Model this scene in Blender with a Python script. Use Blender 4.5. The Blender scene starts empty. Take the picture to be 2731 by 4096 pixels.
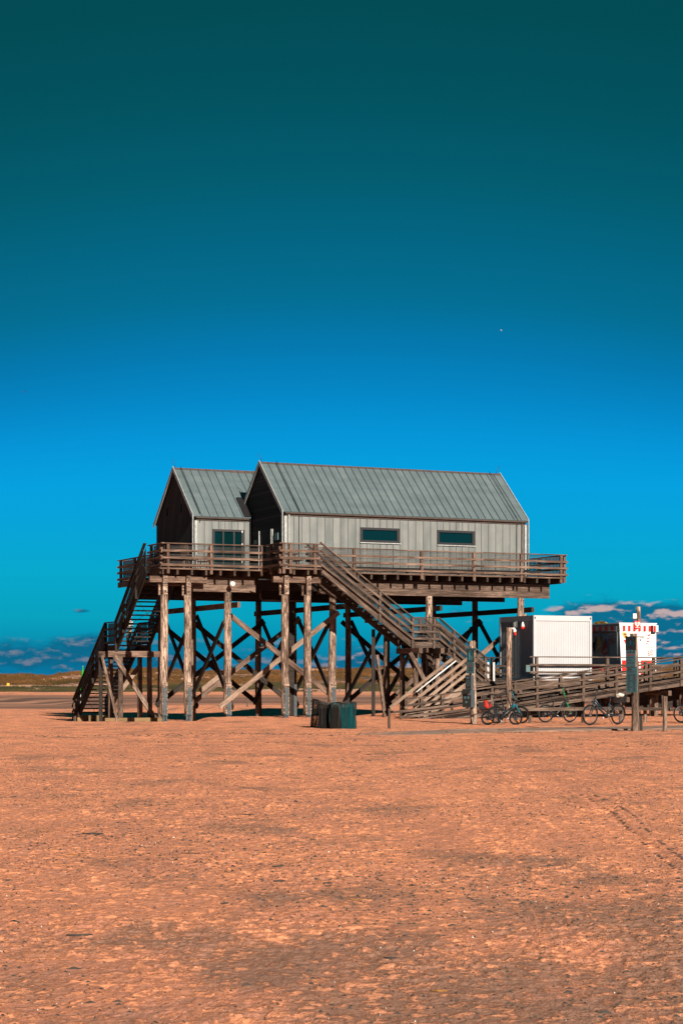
import bpy, math, random
from mathutils import Vector, Matrix, noise
random.seed(7)
R = math.radians
# ------------------------------------------------------------------ frame of the place
# camera stands at (0,0,EYE) looking along +Y; the stilt building has its own axes:
# u along the long front, v going back under the building, z up.
F, CX, HY, EYE = 7680.0, 1365.5, 2720.0, 1.65
TH = R(24.2); CO, SI = math.cos(TH), math.sin(TH)
OX, OY = -2.57, 86.0
def W(u, v, z): return Vector((OX + u*CO - v*SI, OY + u*SI + v*CO, z))
def uv_of(x, y):
    dx, dy = x-OX, y-OY
    return dx*CO+dy*SI, -dx*SI+dy*CO
def pv(x, y, v):                      # sight line met with the vertical plane v -> (u, z)
    k = (x-CX)/F; m = (HY-y)/F
    u = (k*(OY+v*CO)-OX+v*SI)/(CO-k*SI); Y = OY+u*SI+v*CO
    return u, EYE+m*Y
def pu(x, y, u):                      # ... with the vertical plane u -> (v, z)
    k = (x-CX)/F; m = (HY-y)/F
    v = (OX+u*CO-k*(OY+u*SI))/(SI+k*CO); Y = OY+u*SI+v*CO
    return v, EYE+m*Y
def at(x, y, Y):                      # ... at a distance Y
    return Vector(((x-CX)*Y/F, Y, EYE+(HY-y)*Y/F))
def sstep(a, b, x):
    t = min(1, max(0, (x-a)/(b-a))); return t*t*(3-2*t)
def ground_z(x, y, fine=True):
    u, v = uv_of(x, y)
    vv = v+6.0*(1-sstep(-5.6, -3.6, u))
    z = -0.34*sstep(-0.6, 2.6, vv)*(1-0.75*sstep(7.5, 11, u))
    z += .48*sstep(138, 206, y)
    z += 0.035*math.exp(-((v+1.6)/1.5)**2)*sstep(-5.4, -3.2, u)*(1-sstep(3.5, 6, u))
    if fine:
        z += 0.035*noise.noise((x*.22, y*.16, 1.3))*min(1, y/40)
        z += 0.018*math.exp(-((v+.6)/2.5)**2)*noise.noise((x*.9, y*.9, 4.1))*(1 if u < 6 else .4)
    return z
# ------------------------------------------------------------------ objects
scene = bpy.context.scene
COL = scene.collection
ORG = Vector((0, 0, 0))               # origin of the thing being built
def tag(o, label=None, cat=None, group=None, kind=None):
    if label: o['label'] = label
    if cat: o['category'] = cat
    if group: o['group'] = group
    if kind: o['kind'] = kind
    return o
def thing(name, loc, label, cat, group=None, rz=0, local=False):
    global ORG
    o = bpy.data.objects.new(name, None); COL.objects.link(o)
    o.empty_display_size = .2
    o.location = loc; o.rotation_euler = (0, 0, rz)
    ORG = Vector((0, 0, 0)) if local else Vector(loc)
    return tag(o, label, cat, group)
class MB:
    def __init__(s): s.v = []; s.f = []; s.uv = []; s.sm = []
    def face(s, idx, uvs=None, smooth=False):
        s.f.append(idx); s.uv.append(uvs or [(0, 0)]*len(idx)); s.sm.append(smooth)
    def poly(s, pts, uvs=None):
        b = len(s.v); s.v += [Vector(p) for p in pts]; s.face(list(range(b, b+len(pts))), uvs or [(p[0], p[2]) for p in pts])
    def beam(s, p0, p1, w, h, up=(0, 0, 1), ext=0.0, taper=1.0):
        p0 = Vector(p0); p1 = Vector(p1); d = p1-p0; L = d.length
        if L < 1e-6: return s
        d /= L; p0 = p0-d*ext; p1 = p1+d*ext; L += 2*ext
        up = Vector(up); side = d.cross(up)
        if side.length < 1e-4: side = d.cross(Vector((1, 0, 0)))
        side.normalize(); n = side.cross(d).normalized()
        b = len(s.v); ox = random.uniform(0, 90); oy = random.uniform(0, 90)
        for p, t in ((p0, 1), (p1, taper)):
            for a, c in ((-1, -1), (1, -1), (1, 1), (-1, 1)):
                s.v.append(p+side*(a*w*t/2)+n*(c*h*t/2))
        per = [0, w, w+h, 2*w+h, 2*w+2*h]
        for k in range(4):
            j = (k+1) % 4
            s.face([b+k, b+j, b+4+j, b+4+k], [(ox, oy+per[k]), (ox, oy+per[k+1]), (ox+L, oy+per[k+1]), (ox+L, oy+per[k])])
        s.face([b+3, b+2, b+1, b], [(ox, oy), (ox+.02, oy+w), (ox, oy+w), (ox+.02, oy)])
        s.face([b+4, b+5, b+6, b+7], [(ox, oy), (ox+.02, oy+w), (ox, oy+w), (ox+.02, oy)])
        return s
    def block(s, c, a, b_, c_):       # centre and three half-vectors
        c = Vector(c); b = len(s.v); ox = random.uniform(0, 90); oy = random.uniform(0, 90)
        a = Vector(a); b_ = Vector(b_); c_ = Vector(c_)
        for k in range(8):
            s.v.append(c+a*(1 if k & 1 else -1)+b_*(1 if k & 2 else -1)+c_*(1 if k & 4 else -1))
        q = [(0, 2, 3, 1), (4, 5, 7, 6), (0, 1, 5, 4), (2, 6, 7, 3), (0, 4, 6, 2), (1, 3, 7, 5)]
        if a.cross(b_).dot(c_) < 0: q = [t[::-1] for t in q]
        la, lb, lc = a.length*2, b_.length*2, c_.length*2
        for t in q:
            s.face([b+i for i in t], [(ox+(i & 1)*la+(.37 if (i & 4) else 0)*0+((i >> 2) & 1)*lc*.0, oy+((i >> 1) & 1)*lb+((i >> 2) & 1)*lc) for i in t])
        return s
    def ubox(s, u0, u1, v0, v1, z0, z1):
        return s.block(W((u0+u1)/2, (v0+v1)/2, (z0+z1)/2), Vector((CO, SI, 0))*(u1-u0)/2, Vector((-SI, CO, 0))*(v1-v0)/2, Vector((0, 0, (z1-z0)/2)))
    def log(s, p0, p1, r0, r1, n=16, rings=14, rough=.05, cap=True, seed=None):
        p0 = Vector(p0); p1 = Vector(p1); d = p1-p0; L = d.length; d /= L
        a = d.cross(Vector((.31, .9, .2))).normalized(); c = d.cross(a)
        sd = random.uniform(0, 99) if seed is None else seed
        b = len(s.v)
        for i in range(rings+1):
            t = i/rings; r = r0+(r1-r0)*t
            wob = a*(noise.noise((sd, t*L*.35, 1))*r0*.22)+c*(noise.noise((sd+9, t*L*.35, 5))*r0*.22)
            for k in range(n):
                th = 2*math.pi*k/n
                rr = r*(1+rough*noise.noise((math.cos(th)*1.6+sd, math.sin(th)*1.6, t*L*1.3))+rough*.5*noise.noise((math.cos(th)*5+sd, math.sin(th)*5, t*L*3)))
                s.v.append(p0+d*(t*L)+wob+(a*math.cos(th)+c*math.sin(th))*rr)
        for i in range(rings):
            for k in range(n):
                j = (k+1) % n; t0 = i/rings*L; t1 = (i+1)/rings*L; w = 2*math.pi*r0/n
                s.face([b+i*n+k, b+i*n+j, b+(i+1)*n+j, b+(i+1)*n+k], [(sd+t0, sd+k*w), (sd+t0, sd+(k+1)*w), (sd+t1, sd+(k+1)*w), (sd+t1, sd+k*w)], True)
        if cap:
            s.face([b+k for k in range(n)][::-1], [(sd+.01*k, sd) for k in range(n)])
            s.face([b+rings*n+k for k in range(n)], [(sd+.01*k, sd) for k in range(n)])
        return s
    def tube(s, pts, r, n=8, closed=False, smooth=True, caps=True):
        pts = [Vector(p) for p in pts]; m = len(pts); b = len(s.v)
        rs = r if isinstance(r, (list, tuple)) else [r]*m
        ref = None
        for i in range(m):
            if closed: d = pts[(i+1) % m]-pts[i-1]
            else: d = pts[min(i+1, m-1)]-pts[max(i-1, 0)]
            d.normalize()
            if ref is None:
                ref = Vector((0, 0, 1)) if abs(d.z) < .9 else Vector((1, 0, 0))
            a = d.cross(ref)
            if a.length < 1e-4: a = d.cross(Vector((0, 1, .1)))
            a.normalize(); c = a.cross(d).normalized(); ref = c
            for k in range(n):
                th = 2*math.pi*k/n; s.v.append(pts[i]+(a*math.cos(th)+c*math.sin(th))*rs[i])
        for i in range(m if closed else m-1):
            for k in range(n):
                j = (k+1) % n; q = (i+1) % m
                s.face([b+i*n+k, b+i*n+j, b+q*n+j, b+q*n+k], [(i*.1, k*.02)]*4, smooth)
        if caps and not closed:
            s.face([b+k for k in range(n)][::-1]); s.face([b+(m-1)*n+k for k in range(n)])
        return s
    def torus(s, c, ax, R0, r, n=28, k=8):
        ax = Vector(ax).normalized(); a = ax.cross(Vector((0, 0, 1)))
        if a.length < 1e-3: a = ax.cross(Vector((1, 0, 0)))
        a.normalize(); b = ax.cross(a)
        return s.tube([Vector(c)+(a*math.cos(2*math.pi*i/n)+b*math.sin(2*math.pi*i/n))*R0 for i in range(n)], r, k, closed=True)
    def disc(s, c, ax, rad, th, n=16):
        ax = Vector(ax).normalized()
        return s.tube([Vector(c)-ax*th/2, Vector(c)+ax*th/2], rad, n, smooth=False)
    def ball(s, c, rx, ry=None, rz=None, n=12, m=8):
        ry = ry or rx; rz = rz or rx; b = len(s.v); c = Vector(c)
        for i in range(m+1):
            p = math.pi*i/m
            for k in range(n):
                t = 2*math.pi*k/n
                s.v.append(c+Vector((rx*math.sin(p)*math.cos(t), ry*math.sin(p)*math.sin(t), rz*math.cos(p))))
        for i in range(m):
            for k in range(n):
                j = (k+1) % n
                s.face([b+i*n+k, b+(i+1)*n+k, b+(i+1)*n+j, b+i*n+j], [(k*.1, i*.1)]*4, True)
        return s
    def prism(s, pts, ex):            # flat outline pushed along ex
        ex = Vector(ex); pts = [Vector(p) for p in pts]; n = len(pts); b = len(s.v)
        s.v += pts+[p+ex for p in pts]
        nrm = Vector((0, 0, 0))
        for i in range(n): nrm += pts[i].cross(pts[(i+1) % n])
        flip = nrm.dot(ex) > 0
        A = list(range(b, b+n)); B = list(range(b+n, b+2*n))
        uvs = [(p.x+p.y, p.z) for p in pts]
        s.face(A[::-1] if flip else A, uvs[::-1] if flip else uvs); s.face(B if flip else B[::-1], uvs if flip else uvs[::-1])
        for i in range(n):
            j = (i+1) % n; q = [A[i], A[j], B[j], B[i]]
            s.face(q if flip else q[::-1], [(pts[i].x, pts[i].z)]*4)
        return s
    def build(s, name, mat, parent=None, org=None):
        o_ = ORG if org is None else Vector(org)
        me = bpy.data.meshes.new(name)
        me.from_pydata([tuple(p-o_) for p in s.v], [], s.f)
        ul = me.uv_layers.new(name='UVMap'); flat = []
        for t in s.uv:
            for q in t: flat += [q[0], q[1]]
        ul.data.foreach_set('uv', flat)
        me.polygons.foreach_set('use_smooth', s.sm)
        me.materials.append(mat); me.update()
        o = bpy.data.objects.new(name, me); COL.objects.link(o)
        if parent is not None: o.parent = parent
        return o
FONT = bpy.data.fonts.load('<builtin>')
def text_polys(txt, size, shear=0, bold=0):
    cu = bpy.data.curves.new('txt', 'FONT'); cu.body = txt; cu.size = size; cu.font = FONT; cu.shear = shear; cu.offset = bold
    cu.align_x = 'CENTER'; cu.align_y = 'CENTER'; cu.resolution_u = 3; cu.fill_mode = 'FRONT'
    o = bpy.data.objects.new('txt', cu); COL.objects.link(o)
    dg = bpy.context.evaluated_depsgraph_get(); ev = o.evaluated_get(dg); me = ev.to_mesh()
    vs = [v.co.copy() for v in me.vertices]; fs = [list(p.vertices) for p in me.polygons]
    ev.to_mesh_clear(); bpy.data.objects.remove(o); bpy.data.curves.remove(cu)
    return vs, fs
def put_text(mb, txt, size, c, ax, ay, bold=0, sx=1.0):   # centre, right vector, up vector
    vs, fs = text_polys(txt, size, bold=bold); b = len(mb.v); ax = Vector(ax); ay = Vector(ay); c = Vector(c)
    mb.v += [c+ax*(p.x*sx)+ay*p.y for p in vs]
    for f in fs: mb.face([b+i for i in f])
    return mb
# ------------------------------------------------------------------ materials
def new_mat(name):
    m = bpy.data.materials.new(name); m.use_nodes = True; nt = m.node_tree
    return m, nt, nt.nodes['Principled BSDF'], nt.links
def ramp(nt, stops):
    r = nt.nodes.new('ShaderNodeValToRGB'); e = r.color_ramp.elements
    e[0].position, e[0].color = stops[0][0], (*stops[0][1], 1); e[1].position, e[1].color = stops[-1][0], (*stops[-1][1], 1)
    for p, c in stops[1:-1]:
        q = e.new(p); q.color = (*c, 1)
    return r
def tex(nt, vec, scale, detail=4, rough=.6, sc=(1, 1, 1)):
    mp = nt.nodes.new('ShaderNodeMapping'); mp.inputs['Scale'].default_value = sc
    n = nt.nodes.new('ShaderNodeTexNoise'); n.inputs['Scale'].default_value = scale; n.inputs['Detail'].default_value = detail; n.inputs['Roughness'].default_value = rough
    nt.links.new(vec, mp.inputs['Vector']); nt.links.new(mp.outputs['Vector'], n.inputs['Vector'])
    return n
def mathn(nt, op, a, b=None, c=None):
    n = nt.nodes.new('ShaderNodeMath'); n.operation = op
    for i, x in enumerate((a, b, c)):
        if x is None: continue
        if isinstance(x, (int, float)): n.inputs[i].default_value = x
        else: nt.links.new(x, n.inputs[i])
    return n.outputs[0]
def mixc(nt, fac, a, b, mode='MIX'):
    n = nt.nodes.new('ShaderNodeMix'); n.data_type = 'RGBA'; n.blend_type = mode
    for k, x in ((0, fac), (6, a), (7, b)):
        if isinstance(x, (int, float)): n.inputs[k].default_value = x
        elif isinstance(x, tuple): n.inputs[k].default_value = (*x, 1)
        else: nt.links.new(x, n.inputs[k])
    return n.outputs[2]
def add_bump(nt, b, h, strength, dist=.02):
    n = nt.nodes.new('ShaderNodeBump'); n.inputs['Strength'].default_value = strength; n.inputs['Distance'].default_value = dist
    nt.links.new(h, n.inputs['Height']); nt.links.new(n.outputs['Normal'], b.inputs['Normal'])
def m_plain(name, c, rough=.6, metal=0, var=.25, scale=6, spec=.3):
    m, nt, b, L = new_mat(name)
    g = nt.nodes.new('ShaderNodeNewGeometry')
    n = tex(nt, g.outputs['Position'], scale, 4)
    r = ramp(nt, [(.25, tuple(x*(1-var) for x in c)), (.75, tuple(min(1, x*(1+var)) for x in c))])
    L.new(n.outputs['Fac'], r.inputs['Fac']); L.new(r.outputs['Color'], b.inputs['Base Color'])
    b.inputs['Roughness'].default_value = rough; b.inputs['Metallic'].default_value = metal; b.inputs['Specular IOR Level'].default_value = spec
    return m
def m_wood(name, dark, mid, light, across=16, along=1.3, contrast=1.0, bump=.5, fleck=0.0, rough=.85):
    m, nt, b, L = new_mat(name)
    tc = nt.nodes.new('ShaderNodeTexCoord'); uv = tc.outputs['UV']
    grain = tex(nt, uv, 1, 6, .65, (along, across, 1))
    fine = tex(nt, uv, 1, 3, .7, (along*4, across*5, 1))
    big = tex(nt, uv, 1, 2, .5, (.5, 1.7, 1))
    s = mathn(nt, 'ADD', mathn(nt, 'MULTIPLY', grain.outputs['Fac'], .55), mathn(nt, 'MULTIPLY', fine.outputs['Fac'], .25))
    s = mathn(nt, 'ADD', s, mathn(nt, 'MULTIPLY', big.outputs['Fac'], .35))
    w = .17/contrast
    r = ramp(nt, [(.575-w, dark), (.575, mid), (.575+w, light)])
    L.new(s, r.inputs['Fac'])
    col = r.outputs['Color']
    if fleck:
        f = tex(nt, uv, 1, 5, .75, (3.2, 20, 1))
        fr = ramp(nt, [(.50, (0, 0, 0)), (.62, (1, 1, 1))]); L.new(f.outputs['Fac'], fr.inputs['Fac'])
        col = mixc(nt, mathn(nt, 'MULTIPLY', fr.outputs['Color'], fleck), col, tuple(x*.35 for x in dark))
    L.new(col, b.inputs['Base Color']); b.inputs['Roughness'].default_value = rough; b.inputs['Specular IOR Level'].default_value = .15
    add_bump(nt, b, s, bump, .02)
    return m
M = {}
M['rail'] = m_wood('rail_wood', (.028, .017, .012), (.090, .055, .039), (.22, .147, .108), contrast=1.35)
M['beam'] = m_wood('beam_wood', (.022, .014, .010), (.072, .047, .034), (.19, .13, .097), contrast=1.4)
M['grey_wood'] = m_wood('grey_wood', (.019, .013, .010), (.064, .044, .033), (.165, .117, .088), contrast=1.35)
M['path_wood'] = m_wood('path_wood', (.075, .052, .040), (.15, .10, .076), (.30, .19, .135))
M['joist'] = m_wood('joist_wood', (.016, .011, .009), (.046, .031, .023), (.12, .083, .062))  # darker than the beams: shade under the deck put into the colour
M['dark_shade_wood'] = m_wood('dark_shade_wood', (.010, .008, .007), (.022, .0175, .0145), (.055, .042, .034))  # darkened copy of the timber for shaded parts, shade put into the colour
M['pale_wood'] = m_wood('pale_wood', (.085, .055, .038), (.21, .143, .102), (.37, .27, .21), fleck=.5)
M['yellow_wood'] = m_wood('yellow_wood', (.07, .043, .020), (.16, .105, .05), (.26, .175, .09))
M['pile'] = m_wood('pile_wood', (.045, .028, .020), (.17, .112, .080), (.48, .35, .262), across=15, along=2.0, contrast=1.9, bump=1.0, fleck=.9)
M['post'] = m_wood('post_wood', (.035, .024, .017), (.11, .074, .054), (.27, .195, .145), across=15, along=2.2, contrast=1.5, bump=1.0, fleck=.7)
M['deck'] = m_wood('deck_boards', (.012, .009, .008), (.032, .023, .019), (.08, .058, .046))
M['steel'] = m_plain('galvanised_steel', (.055, .066, .070), .5, .35, .35, 7)
M['bolt'] = m_plain('bolt_steel', (.035, .035, .036), .5, .5)
M['wire'] = m_plain('wire_mesh_steel', (.034, .029, .026), .55, .2)
M['frame'] = m_plain('dark_window_frame', (.012, .012, .013), .45)
M['black'] = m_plain('black_paint', (.010, .010, .011), .7, 0, .2, 6, .15)
M['rubber'] = m_plain('tyre_rubber', (.008, .0075, .007), .85, 0, .2, 6, .1)
M['rim'] = m_plain('wheel_rim', (.10, .10, .10), .4, .6)
M['chrome'] = m_plain('bright_metal', (.45, .45, .45), .3, .8)
M['white'] = m_plain('white_paint', (.62, .60, .56), .5, 0, .06, 2)
M['red'] = m_plain('red_paint', (.62, .012, .008), .45, 0, .08)
M['trim'] = m_plain('pale_zinc_trim', (.27, .28, .265), .5, .1, .35, 9)
M['copper'] = m_plain('brown_gutter_metal', (.085, .062, .050), .5, .2, .3, 5)
# ------------------------------------------------------------------ camera, light, sky
EXPO = 0.98
SUN_AZ, SUN_EL = R(22.5), R(24)
cam = bpy.data.cameras.new('camera'); camo = bpy.data.objects.new('camera', cam); COL.objects.link(camo)
camo.location = (0, 0, EYE); camo.rotation_euler = (R(90), 0, 0)
cam.sensor_fit = 'VERTICAL'; cam.sensor_height = 36; cam.lens = F/4096*36
cam.shift_y = (HY-2048)/4096; cam.clip_end = 9000; cam.clip_start = .1
scene.camera = camo
sdir = Vector((math.sin(SUN_AZ)*math.cos(SUN_EL), -math.cos(SUN_AZ)*math.cos(SUN_EL), math.sin(SUN_EL)))
sl = bpy.data.lights.new('sun', 'SUN'); sl.energy = 5.0; sl.angle = R(.5); sl.color = (1, .89, .78)
so = bpy.data.objects.new('sun', sl); COL.objects.link(so); so.rotation_euler = (-sdir).to_track_quat('-Z', 'Y').to_euler()
so.location = (20, -20, 40)
vs = scene.view_settings; vs.view_transform = 'Standard'; vs.look = 'None'; vs.exposure = EXPO; vs.gamma = 1
wd = bpy.data.worlds.new('World'); scene.world = wd; wd.use_nodes = True
nt = wd.node_tree; bg = nt.nodes['Background']; L = nt.links
def lin(c): return tuple(((x/255)/12.92 if x/255 <= .04045 else ((x/255+.055)/1.055)**2.4) for x in c)
tc = nt.nodes.new('ShaderNodeTexCoord'); sx = nt.nodes.new('ShaderNodeSeparateXYZ'); L.new(tc.outputs['Generated'], sx.inputs[0])
X_, Y_, Z_ = sx.outputs
el = mathn(nt, 'MULTIPLY', mathn(nt, 'ARCSINE', Z_), 57.2958)
az = mathn(nt, 'MULTIPLY', mathn(nt, 'ARCTAN2', X_, Y_), 57.2958)
def elev(yd): return math.degrees(math.atan((1562-yd)*1.7417/F))
SKY = [(0, (0, 75, 84)), (200, (0, 81, 94)), (400, (0, 91, 110)), (550, (0, 101, 131)), (680, (0, 109, 146)), (800, (0, 121, 176)),
       (900, (0, 134, 197)), (1000, (0, 149, 215)), (1100, (0, 160, 223)), (1220, (0, 164, 215)), (1320, (0, 168, 204)), (1420, (0, 161, 190)),
       (1500, (2, 134, 170)), (1562, (2, 112, 160))]
stops = sorted([(max(0, elev(y))/25.0, tuple(x/2**EXPO for x in lin(c))) for y, c in SKY])
stops.append((1.0, tuple(x/2**EXPO for x in lin((6, 66, 76)))))
azc = mathn(nt, 'MINIMUM', mathn(nt, 'MULTIPLY', az, az), 400.0)
hi = mathn(nt, 'MINIMUM', mathn(nt, 'MAXIMUM', mathn(nt, 'MULTIPLY', mathn(nt, 'SUBTRACT', el, 4.0), .2), 0.0), 1.0)
ele = mathn(nt, 'ADD', el, mathn(nt, 'MULTIPLY', mathn(nt, 'MULTIPLY', azc, .0095), hi))
cr = ramp(nt, stops); L.new(mathn(nt, 'DIVIDE', ele, 25.0), cr.inputs['Fac'])
def blob(a0, e0, sa, se, amp):
    p = mathn(nt, 'DIVIDE', mathn(nt, 'SUBTRACT', az, a0), sa); q = mathn(nt, 'DIVIDE', mathn(nt, 'SUBTRACT', el, e0), se)
    d = mathn(nt, 'ADD', mathn(nt, 'MULTIPLY', p, p), mathn(nt, 'MULTIPLY', q, q))
    return mathn(nt, 'MULTIPLY', mathn(nt, 'POWER', 2.718, mathn(nt, 'MULTIPLY', d, -1)), amp)
def azd(xd): return math.degrees(math.atan((xd*1.7417-CX)/F))
def eld(yd): return .01299*(1562-yd)
BL = [(90, 1500, 230, 40, .55), (200, 1470, 60, 22, .35), (1375, 1408, 100, 32, .78), (1540, 1418, 75, 32, .85), (1490, 1485, 140, 60, .70),
      (1050, 1403, 60, 22, .36), (1090, 1455, 110, 26, .26), (620, 1484, 100, 32, .33), (850, 1500, 130, 40, .32), (430, 1490, 80, 40, .30), (188, 1405, 20, 5, .42),
      (560, 1535, 700, 30, .24), (980, 1530, 300, 40, .16)]
bias = None
for xd, yd, sxd, syd, am in BL:
    b_ = blob(azd(xd), eld(yd), sxd*.01299, syd*.01299, am)
    bias = b_ if bias is None else mathn(nt, 'ADD', bias, b_)
def cl_noise(dz, seed=0.0):
    cv = nt.nodes.new('ShaderNodeCombineXYZ')
    L.new(mathn(nt, 'MULTIPLY', az, .95), cv.inputs[0]); L.new(mathn(nt, 'MULTIPLY', mathn(nt, 'ADD', el, dz), 2.7), cv.inputs[1]); cv.inputs[2].default_value = seed
    n = nt.nodes.new('ShaderNodeTexNoise'); n.inputs['Scale'].default_value = 1; n.inputs['Detail'].default_value = 7; n.inputs['Roughness'].default_value = .54
    L.new(cv.outputs[0], n.inputs['Vector']); return n.outputs['Fac']
n0 = cl_noise(0, 3.7); n1 = cl_noise(.13, 3.7)
gate = nt.nodes.new('ShaderNodeMapRange'); gate.inputs[1].default_value = .02; gate.inputs[2].default_value = .12; L.new(bias, gate.inputs[0])
dens = mathn(nt, 'SUBTRACT', mathn(nt, 'ADD', n0, bias), .69)
mask = nt.nodes.new('ShaderNodeMapRange'); mask.interpolation_type = 'SMOOTHSTEP'; mask.inputs[1].default_value = 0; mask.inputs[2].default_value = .40; L.new(dens, mask.inputs[0])
lit = mathn(nt, 'ADD', mathn(nt, 'MULTIPLY', mathn(nt, 'SUBTRACT', mathn(nt, 'ADD', n0, bias), mathn(nt, 'ADD', n1, bias)), 6.0), mathn(nt, 'MULTIPLY', mathn(nt, 'MINIMUM', dens, .4), .45))
lr = nt.nodes.new('ShaderNodeMapRange'); lr.interpolation_type = 'SMOOTHSTEP'; lr.inputs[1].default_value = .20; lr.inputs[2].default_value = 1.05; L.new(lit, lr.inputs[0])
def lx(c): return tuple(x/2**EXPO for x in lin(c))
lfa = nt.nodes.new('ShaderNodeMapRange'); lfa.inputs[1].default_value = -3; lfa.inputs[2].default_value = 5; lfa.inputs[3].default_value = .28; lfa.inputs[4].default_value = 1; L.new(az, lfa.inputs[0])
ccol = mixc(nt, mathn(nt, 'MULTIPLY', lr.outputs[0], lfa.outputs[0]), lx((6, 96, 132)), lx((206, 172, 166)))
skyc = mixc(nt, mathn(nt, 'MULTIPLY', mathn(nt, 'MULTIPLY', mask.outputs[0], gate.outputs[0]), .85), cr.outputs['Color'], ccol)
ns = nt.nodes.new('ShaderNodeTexSky'); ns.sky_type = 'NISHITA'; ns.sun_disc = False; ns.sun_elevation = SUN_EL; ns.sun_rotation = math.pi-SUN_AZ
skyc = mixc(nt, .0002, skyc, ns.outputs['Color'], 'ADD')
L.new(skyc, bg.inputs['Color']); bg.inputs['Strength'].default_value = 1.0
# ------------------------------------------------------------------ railing helper
ZR = 7.53                             # top of the deck rails
UP = Vector((0, 0, 1))
def railing(parent, P, prof, posts, out, mat='rail', mesh=True, gaps=(.0, .30, .60, .91), low=-1.32, name='railing', post_w=.12, cap=.13, meshside=-.09, ext=.12, drop=1.0, wire=.060):
    """P(s) -> plan point at s; prof: [(s, z_top)...]; posts: list of s; out: outward plan vector.
    Makes one part with a sub-part for every post, rail board and wire panel."""
    out = Vector(out)
    def zt(s):
        for (a, za), (b, zb) in zip(prof, prof[1:]):
            if s <= b or (b, zb) == prof[-1]: return za+(zb-za)*(s-a)/(b-a)
    first = None
    parts = []
    for s in posts:
        p = P(s)
        mb = MB(); mb.beam(Vector((p.x, p.y, zt(s)+low)), Vector((p.x, p.y, zt(s)-.04)), post_w, post_w, up=out)
        for zz in (.2, .95): mb.disc(Vector((p.x, p.y, zt(s)+low+zz))+out*(post_w/2), out, .022, .02, 8)
        parts.append(('railing_post', mb, M[mat]))
    for gi, g in enumerate(gaps):
        mb = MB()
        n = len(prof)
        for i, ((a, za), (b, zb)) in enumerate(zip(prof, prof[1:])):
            pa, pb = P(a), P(b); d = Vector((pb.x-pa.x, pb.y-pa.y, 0)).normalized()
            off = out*(post_w/2+.027) if gi else out*.02
            A = Vector((pa.x, pa.y, za-g-(.025 if gi == 0 else .05)))+off; B = Vector((pb.x, pb.y, zb-g-(.025 if gi == 0 else .05)))+off
            if i == 0: A -= (B-A).normalized()*ext
            if i == n-2: B += (B-A).normalized()*ext
            L_ = (B-A).length; nseg = max(1, round(L_/4.2))
            for q in range(nseg):
                a_ = A.lerp(B, q/nseg); b_ = A.lerp(B, (q+1)/nseg)
                dz = random.uniform(-.006, .006)
                o3 = Vector((0, 0, dz)); gap = (b_-a_).normalized()*.004
                if gi == 0: mb.beam(a_+o3+gap, b_+o3-gap, cap, .048)
                else: mb.beam(a_+o3+gap, b_+o3-gap, .042, .095)
        parts.append(('rail', mb, M[mat]))
    if mesh:
        edges = sorted(set([prof[0][0]]+list(posts)+[prof[-1][0]]+[q[0] for q in prof]))
        for a, b in zip(edges, edges[1:]):
            if b-a < .25: continue
            mb = MB(); off = out*meshside; r = .006
            pa, pb = P(a+.07), P(b-.07); n = max(2, int((b-a)/wire))
            for i in range(n+1):
                s = a+.07+(b-a-.14)*i/n; p = P(s)+off
                q0 = Vector((p.x, p.y, zt(s)-drop)); q1 = Vector((p.x, p.y, zt(s)-.07))
                mb.beam(q0, q1, 2*r, 2*r, up=out)
            m_ = int((drop-.07)/wire)
            for j in range(m_+1):
                g = .07+(drop-.07)*j/m_
                mb.beam(Vector((pa.x, pa.y, zt(a+.07)-g))+off, Vector((pb.x, pb.y, zt(b-.07)-g))+off, 2*r, 2*r)
            parts.append(('wire_panel', mb, M['wire']))
    head = MB(); p = P(prof[0][0]); z = zt(prof[0][0])    # a short toe strip carries the run
    a, b = P(prof[0][0]), P(prof[-1][0])
    for (s0, z0), (s1, z1) in zip(prof, prof[1:]):
        pa, pb = P(s0), P(s1)
        head.beam(Vector((pa.x, pa.y, z0-1.0))+out*-.02, Vector((pb.x, pb.y, z1-1.0))+out*-.02, .05, .05)
    h = head.build(name, M[mat], parent)
    for nm, mb, mt in parts: mb.build(nm, mt, h)
    return h
eu = Vector((CO, SI, 0)); ev = Vector((-SI, CO, 0))
# ------------------------------------------------------------------ the platform on piles
platform = thing('stilt_platform', W(0, 0, 0), 'tall weathered timber platform on log piles with cross braces under the two grey gabled houses', 'stilt platform')
VF = -1.62                            # front edge of the deck
ZD = 6.47                             # deck top
mb = MB()
def deck_area(mb, u0, u1, v0, v1, z=ZD):
    n = max(1, round((v1-v0)/.145))
    for i in range(n):
        a = v0+(v1-v0)*i/n; b = v0+(v1-v0)*(i+1)/n
        mb.ubox(u0+random.uniform(0, .02), u1, a+.004, b-.004, z-.045, z+random.uniform(-.003, .003))
deck_area(mb, -4.2, 13.55, VF, 10.9); deck_area(mb, -6.45, -4.21, VF, .1); deck_area(mb, -1.62, .25, -3.62, VF-.01)
mb.build('deck_floor', M['deck'], platform)
mb = MB()                              # edge planks
mb.ubox(-6.4, -1.5, VF-.05, VF+.0, ZD-.075, ZD-.02); mb.ubox(.3, 13.5, VF-.05, VF, ZD-.075, ZD-.02); mb.ubox(-1.55, .2, -3.67, -3.62, ZD-.075, ZD-.02)
mb.build('edge_plank', M['rail'], platform)
u = -6.25
while u < 13.5:                        # joists
    v0 = VF-.01 if (u < -1.6 or u > .3) else -3.6
    v1 = 10.8 if u > -4.4 else .05
    mb = MB(); mb.ubox(u-.045, u+.045, v0, v1, 6.165, ZD-.05); mb.build('joist', M['joist'], platform)
    u += .654
def beam_part(u0, u1, v, z0, z1, w=.2, mat='beam', name='beam'):
    mb = MB(); mb.ubox(u0, u1, v-w/2, v+w/2, z0, z1); return mb.build(name, M[mat], platform)
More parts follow.
